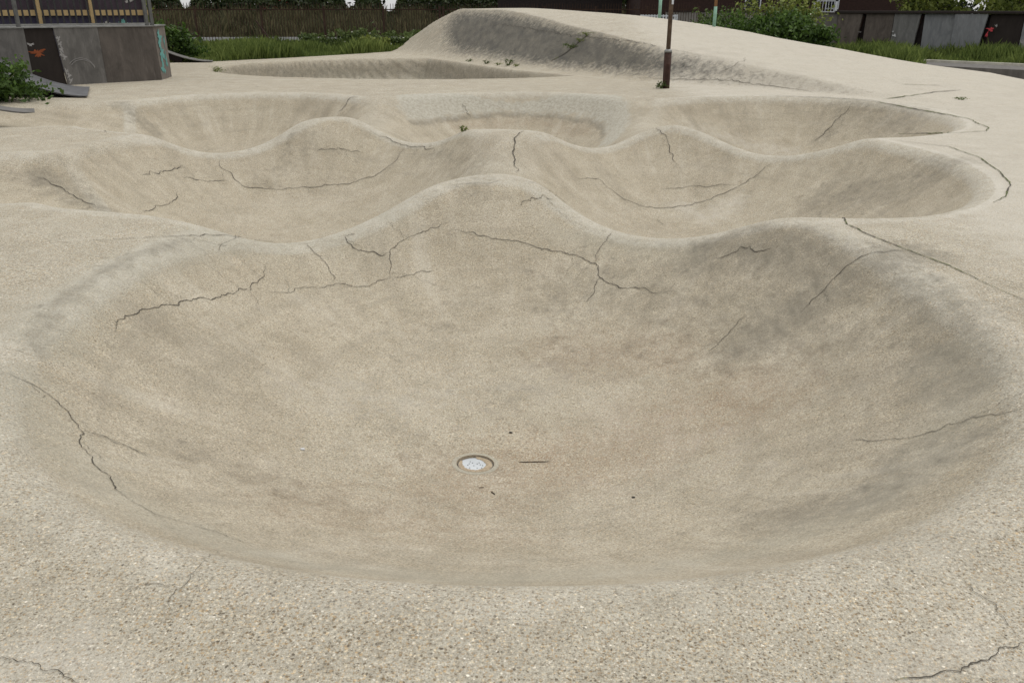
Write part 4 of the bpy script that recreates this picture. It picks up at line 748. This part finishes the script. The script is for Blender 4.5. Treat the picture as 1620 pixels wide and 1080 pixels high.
# ---------------------------------------------------------------- slab wall on the right
wa, wb = Vector((13.35, 40.0, -.05)), Vector((18.5, 33.0, -.05)); wd = (wb-wa).normalized(); WL = (wb-wa).length
Wl = empty('slab_wall', wa, 'long wall of grey upright slabs under a dark coping on the right', 'wall', rz=math.atan2(wd.y, wd.x))
ts = {}
def onwall(px):
    # distance along the wall seen at a given share of its visible length
    return px
E_ = [0.0, 1.42, 2.72, 4.02, 5.28, 6.55, 7.85, 9.1, 10.4, 11.7, 13.0]
spec = [('s_mid', 0, 0, None), ('s_brown', -.02, -.16, 'brown slab with a broken slanting right edge'), ('s_brown', .0, .0, 'brown grey slab right of the black gap'), ('s_grey', .0, -.14, 'pale slab with white flecks and a slanting edge'), ('s_blue', .06, 0, 'blue grey slab in the middle of the wall'), ('s_blue', .02, -.2, 'pale slab leaning with a slanting right edge'), ('p_dark', .0, .0, 'almost black slab with a red spray mark'), ('s_blue', 0, -.05, None), ('s_grey', 0, 0, None), ('s_mid', 0, -.1, None)]
for i, (mt, lo, ro, lb) in enumerate(spec):
    a0, a1 = E_[i]+.02, E_[i+1]-.03-(.10 if i in (1, 3) else 0); yy_ = [.0, -.05, .01, -.04, .015, -.09, .04, -.02, 0, .01][i]
    o = MB().poly([(a0+lo, yy_-.03, 0), (a1+ro, yy_-.03, 0), (a1, yy_, 1.58), (a0, yy_, 1.58)], (0, .07, 0)).build('slab', M[mt], Wl)
    if lb: o['label'] = lb
MB().box((-.0, .16, 0), (13, .22, 1.57)).build('backing', M['ply'], Wl)
MB().box((1.3, -.13, 1.585), (13, .28, 1.69), None, .015).build('coping', M['p_dark'], Wl)
MB().box((-.1, -.05, 1.585), (1.29, .2, 1.63)).build('coping', M['p_mid'], Wl)
for x in (2.6, 5.16): MB().poly([(x-.36, .08, 0), (x-.30, .08, 0), (x+.02, .08, 1.5), (x-.04, .08, 1.5)], (0, .04, 0)).build('brace', M['rust'], Wl)
for i, (x, z, w_, h_, mt) in enumerate(((8.02, 1.05, .28, .16, 'redp'), (7.92, .86, .12, .2, 'redp'), (8.2, 1.18, .12, .1, 'chalk'), (4.2, .75, .2, .1, 'whites'), (4.12, .9, .08, .06, 'whites'), (2.62, .85, .18, .03, 'chalk'), (9.3, .6, .25, .4, 'chalk'))): blot('spray_mark', x, z, w_, h_, mt, 7, -.115, Wl, 120+i)
# kerb along the sunken basin
KP = [(13.62, 31.35), (15.3, 29.3), (17.25, 27.0), (20.5, 23.2), (24, 19.2)]; m = MB()
for (x0, y0), (x1, y1) in zip(KP[:-1], KP[1:]):
    a, b = Vector((x0, y0, -.02)), Vector((x1, y1, -.02)); n_ = Vector((.765, .644, 0))*.16; m.poly([a, b, b+n_, a+n_], (0, 0, .10))
tag(m.build('kerb', M['kerb']), 'pale kerb edging the sunken basin below the slab wall', kind='structure')
m = MB()
for (x0, y0), (x1, y1) in zip(KP[:-1], KP[1:]):
    a, b = Vector((x0, y0, -.85)), Vector((x1, y1, -.85)); n_ = Vector((.765, .644, 0)); a -= n_*1.9; b -= n_*1.9; m.poly([a, b, b+n_*1.95, a+n_*1.95], (0, 0, .855))
tag(m.build('basin_wall', M['s_mid']), 'dark concrete side wall of the sunken basin under the pale kerb', kind='structure')
# ---------------------------------------------------------------- hedge of brambles, far walls, houses, cars
HB = 'bramble bushes along the back of the bank'
def zr(x, y): return float(rough_z(np.array([x]), np.array([y]))[0])
for i, (x, y, rx, ry, h, n, mt, lb) in enumerate((
    (7.9, 33.6, 1.5, 1.1, 1.30, 3600, 'l_bram', 'left end of the dark bramble hedge beside the lamp post'),
    (9.2, 33.4, 1.5, 1.2, 1.62, 5200, 'l_bram', 'bramble bush with cream blossom behind the rusty slender pole'),
    (10.1, 33.1, 1.3, 1.2, 1.6, 5200, 'l_bram', 'dark bramble bush in the middle of the hedge'),
    (10.75, 32.4, .9, 1.0, 1.25, 3600, 'l_bram', 'dark bramble bush at the right end of the hedge'),
    (10.6, 36.0, 1.5, .9, 2.2, 2600, 'l_lite', 'tall yellow green bush rising behind the middle of the hedge'),
    (11.5, 36.2, 1.1, .9, 2.0, 2400, 'l_lite', 'yellow green bush behind the right part of the hedge'),
    (8.4, 36.2, 1.0, .8, 1.7, 900, 'l_mid', 'thin twiggy bush above the left part of the hedge'))):
    shrub('bramble_bush', (x, y, -.05), rx, ry, h, n, .075, M[mt], lb, 'bush', HB, 200+i, 7, spray=14, flowers=45 if i == 1 else (10 if i < 4 else 0))
for i, (x, y, rx, h, n, mt, fl, lb) in enumerate(((-12.6, 32.6, 1.1, 1.25, 2800, 'l_bram', 0, 'dense green bush against the fence just right of the platform'), (-7.2, 41.6, 1.3, .85, 1600, 'l_mid', 40, 'weedy bush with small white flowers at the foot of the fence'), (-5.2, 41.9, 1.1, .8, 1500, 'l_mid', 30, 'leafy bush with pale flowers beside the foot of the bank'), (-9.0, 41.2, 1.1, .7, 1300, 'l_mid', 25, 'low bush in the middle of the weedy fence strip'), (-6.2, 40.0, .8, .55, 900, 'l_lite', 12, 'pale nettle clump in front of the weedy bushes'))):
    shrub('fence_bush', (x, y, -.05), rx, .7, h, n, .075, M[mt], lb, 'bush', 'bushes along the foot of the picket fence', 240+i, 6, spray=12, flowers=fl)
def blockwall(name, a, b, h, mat, label):
    a, b = Vector(a), Vector(b); L = (b-a).length; t = empty(name, a, label, 'wall', rz=math.atan2(b.y-a.y, b.x-a.x))
    MB().box((0, -.1, -.2), (L, .1, h)).build('wall_face', M[mat], t); MB().box((-.03, -.14, h+.002), (L+.03, .14, h+.07)).build('coping', M['p_dark'], t)
blockwall('low_wall', (8.6, 50, 0), (15.5, 50.5, 0), 1.55, 'lowwall', 'pale grey block wall showing over the left end of the hedge')
# white barrier behind the bank
t = empty('barrier', (6.45, 44.6, 0), 'small white slatted barrier just above the crest left of the lamp post', 'barrier')
MB().box((0, 0, 1.36), (1.75, .05, 1.42)).build('rail', M['whitep'], t); MB().box((0, 0, 1.20), (1.75, .05, 1.25)).build('rail', M['whitep'], t)
for k in range(12): MB().box((.05+k*.145, -.03, 1.05), (.12+k*.145, -.002, 1.45)).build('slat', M['whitep'], t)
for x in (-.04, 1.76): MB().box((x, -.02, 0), (x+.06, .05, 1.45)).build('post', M['whitep'], t)
def house(name, loc, sx, sy, h, mat, label, rz=0, wins=(), roofh=1.8, balcony=None):
    t = empty(name, loc, label, 'house', rz=rz); MB().box((0, 0, -.3), (sx, sy, h)).build('wall', M[mat], t)
    MB().poly([(-.3, -.4, h), (-.3, sy+.4, h), (-.3, sy/2, h+roofh)], (sx+.6, 0, 0)).build('roof', M['roof'], t)
    for (x, z, w_, hh) in wins:
        f = MB().box((x, -.05, z), (x+w_, -.002, z+hh)).build('window', M['whitep'], t); MB().box((x+.07, -.06, z+.07), (x+w_-.07, -.052, z+hh-.07)).build('pane', M['glass'], f)
    if balcony:
        x0, x1, z0, z1 = balcony; b = MB().box((x0, -.5, z0), (x1, -.45, z0+.05)).box((x0, -.5, z1-.06), (x1, -.45, z1)).box((x0, -.5, z0), (x0+.16, -.4, z1)).box((x1-.16, -.5, z0), (x1, -.4, z1)).build('balcony_rail', M['whitep'], t)
        for k in range(7): xx = x0+.22+k*(x1-x0-.45)/6; MB().box((xx, -.49, z0+.05), (xx+.035, -.46, z1-.06)).build('baluster', M['whitep'], b)
        MB().box((x0-.1, -.55, z0-.12), (x1+.1, -.002, z0-.01)).build('balcony_floor', M['ply'], t)
    return t
house('house', (20.0, 60.5, 0), 7.5, 6, 4.6, 'brick', 'dark brown house with a white balcony rail above the left end of the slab wall', 0, ((1.1, 1.7, .9, 1.0),), balcony=(.15, 1.75, 1.52, 2.25))
house('house', (8.0, 56.0, 0), 9.5, 7, 4.4, 'brick', 'dark brown house behind the yellow green bushes', 0, ((6.5, 1.5, 1.0, 1.1),))
house('barn', (-1, 62, .4), 8.6, 6, 3.2, 'ply', 'low black shed beyond the fence behind the bank crest', 0)
def car(loc, label, h=1.42, L=4.1, mat='car', rz=0, van=False, cat='car'):
    t = empty('van' if van else 'parked_car', loc, label, cat, rz=rz); w_ = .86
    if van: P = [(-2.2, .3), (-2.2, 1.1), (-1.75, 1.3), (-1.35, h-.1), (-1.1, h), (2.15, h), (2.25, h-.1), (2.25, .3)]
    else: P = [(-2.05, .3), (-2.05, .75), (-1.0, .92), (-.45, h-.04), (-.2, h), (1.0, h-.02), (1.7, .98), (2.05, .92), (2.05, .3)]
    MB().poly([(x, -w_, z) for x, z in P], (0, 2*w_, 0)).build('body', M[mat], t)
    zt, zb = h-.12, h-.48
    for s in (-1, 1):
        MB().box((-.45 if not van else -1.3, s*w_-.006*(s < 0)+(.0 if s > 0 else 0), zb), (.95, s*w_+.006, zt)).build('side_window', M['glass'], t)
        for x in (-1.35, 1.3):
            wh = MB().tube([(x, s*(w_-.18), .31), (x, s*(w_+.02), .31)], .31, 18).build('wheel', M['tyre'], t, False); MB().tube([(x, s*(w_+.021), .31), (x, s*(w_+.035), .31)], .17, 14).build('rim', M['grey'], wh)
    for s in (-1, 1):
        MB().box((-2.09, s*.62-.14, .6), (-2.05, s*.62+.14, .74)).build('headlight', M['whitep'], t)
    MB().box((-2.10, -.8, .32), (-2.051, .8, .5)).build('bumper', M['whitep'], t)
    return t
car((-20.2, 79, 1.0), 'red car with pale bumper parked beyond the picket fence under the trees', rz=R(80))
car((-4.5, 84, 1.05), 'red van parked under the trees behind the left end of the bank crest', h=2.1, van=True, cat='van', rz=R(85))
# ---------------------------------------------------------------- trees beyond
TD = [(-58, 92, 15, 5.5, 2.0), (-47, 84, 14, 5.5, 1.6), (-42, 93, 16, 6, 1.2), (-33.0, 84, 12, 4.6, 2.3), (-25, 90, 15, 5.5, 1.9), (-21, 98, 16, 6, 1.0), (-13.5, 83, 13, 5.0, 1.9), (-7, 97, 16, 6, 1.0), (-1.5, 90, 14, 5.5, .8), (5, 86, 15, 6, .6), (13, 92, 16, 6, .6), (22, 84, 14, 6, .5), (31, 80, 15, 6, .5), (40, 84, 15, 6.5, .5), (50, 80, 14, 6, .6), (61, 84, 15, 6.5, .6)]
LB = ['tall dark tree at the far left edge', 'dark tree left of the gap beside the hut', 'tree beyond the fence with bright sky under its crown', 'short tree beyond the left fence bays', 'tree rising just right of the red car', 'tree in the middle of the far fence line', 'tree with forked limbs right of the middle fence bay', 'tree left of the red van', 'tree right of the red van behind the crest', 'dark tree behind the low shed', 'dark tree between the shed and the house', 'dark tree behind the brown house', 'dark tree behind the balcony house', 'dark tree over the middle of the slab wall', 'dark tree over the black slab', 'dark tree at the far right']
for i, ((x, y, h, c, b), lb) in enumerate(zip(TD, LB)): tree((x, y, zr(x, y)), h, c, b, 5200, M['l_dark'], lb, 300+i, size=.36)
for i, (x, y, h, c, b, lb) in enumerate(((21.5, 46, 4.0, 1.7, .3, 'small light green tree over the third slab of the wall'), (24.5, 43.5, 3.4, 1.5, .3, 'small yellowish tree over the middle slabs of the wall'), (29.5, 45, 4.4, 2.3, .3, 'small light green tree over the right end of the wall'), (26.8, 47, 3.8, 1.6, .3, 'small dull green tree between the two bright ones behind the wall'))):
    tree((x, y, -.05), h, c, b, 3000, M['l_lite' if i != 3 else 'l_mid'], lb, 400+i, group='small light trees behind the slab wall', size=.13)
# under-storey scrub along the top of the far bank, one uncountable mass
def scrub(name, x0, x1, yf, h, n, mat, size, label, sd, gaps=()):
    r_ = np.random.default_rng(sd); x = r_.uniform(x0, x1, n); y = yf(x)+r_.normal(0, 1.6, n); hh = h*(.66+.30*wob(x, y, .5, sd)+.35*wob(x, y, .13, sd+3))
    g = np.ones(n)
    for q, w_ in gaps: g *= 1-.72*np.exp(-(((x/y)-q)/w_)**4)
    z = rough_z(x, y)+r_.uniform(0, 1, n)**1.1*np.clip((hh+.35)*g, .3, 4)
    o = leaves(name, np.stack([x, y, z], 1), size, mat, None, r_); return tag(o, label, kind='stuff')
scrub('scrub', -62, 40, lambda x: 78+.02*x, 3.0, 85000, M['l_dark'], .17, 'dark scrub along the top of the far bank', 9, ((-.43, .013), (-.363, .007), (-.18, .006), (-.137, .009)))
# ---------------------------------------------------------------- grass
def grass(name, reg, n, h, sd, label, mat='l_grass', w_=.012):
    r_ = np.random.default_rng(sd); xs, ys = reg(r_, n); n = len(xs); z = rough_z(xs, ys)
    k = (.28+1.0*np.clip(.5+wob(xs, ys, 1.6, sd)*1.8, 0, 1)+.25*(r_.uniform(0, 1, n) > .95)); hh = h*k*r_.uniform(.5, 1.25, n); a = r_.uniform(0, 6.28, n); ln = r_.uniform(.1, .5, n)*hh; b = r_.uniform(0, 6.28, n)
    w_ = w_*r_.uniform(.6, 1.5, n); ca, sa = np.cos(a)*w_, np.sin(a)*w_; lx, ly = np.cos(b)*ln, np.sin(b)*ln
    V = np.stack([np.stack([xs-ca, ys-sa, z-.02], 1), np.stack([xs+ca, ys+sa, z-.02], 1), np.stack([xs+ca*.6+lx*.35, ys+sa*.6+ly*.35, z+hh*.6], 1), np.stack([xs+lx, ys+ly, z+hh], 1)], 1).reshape(-1, 3)
    o = np_mesh(name, V, np.arange(4*n).reshape(n, 4), M[mat]); t = r_.uniform(.1, .8, n)+.25*wob(xs, ys, .9, sd+1)
    q = o.data.attributes.new('tint', 'FLOAT', 'FACE'); q.data.foreach_set('value', np.clip(t, 0, 1).astype(np.float32)); return tag(o, label, kind='stuff')
CE = np.array([(-24, 26.5), (-13.5, 29.3), (-10.5, 31.3), (-8.6, 33.6), (-6.3, 37.0), (-5.4, 38.6)])
def regL(r_, n):
    x = r_.uniform(-20, -2.5, n*3); y = r_.uniform(28.5, 47, n*3); front = np.interp(x, CE[:, 0], CE[:, 1]); back = 39.4+(x+20.3)*.43+1.2
    m = (y > front-.05) & (y < back) & ~inpoly(x, y, CONC); return x[m][:n], y[m][:n]
def regR(r_, n):
    x = r_.uniform(3, 24, n*3); y = r_.uniform(22, 42, n*3); back = wa.y+(x-wa.x)*(wb.y-wa.y)/(wb.x-wa.x)+.4
    m = ~inpoly(x, y, CONC) & (y < back) & (y > 26-.1*x*0); kd = (x-13.8)*.765+(y-31)*.644
    m &= ~((x > 13.4) & (kd < .38)); return x[m][:n], y[m][:n]
grass('grass', regL, 60000, .40, 31, 'rough green grass and weeds along the foot of the picket fence', w_=.014)
grass('grass', regR, 60000, .42, 32, 'rough green grass below the slab wall', w_=.014)
def regB(r_, n):
    x = r_.uniform(-48, 10, n); y = r_.uniform(58.5, 78, n); return x, y
grass('dry_grass', regB, 50000, .75, 33, 'dry straggly grass on the far bank beyond the picket fence', 'l_dry', w_=.035)
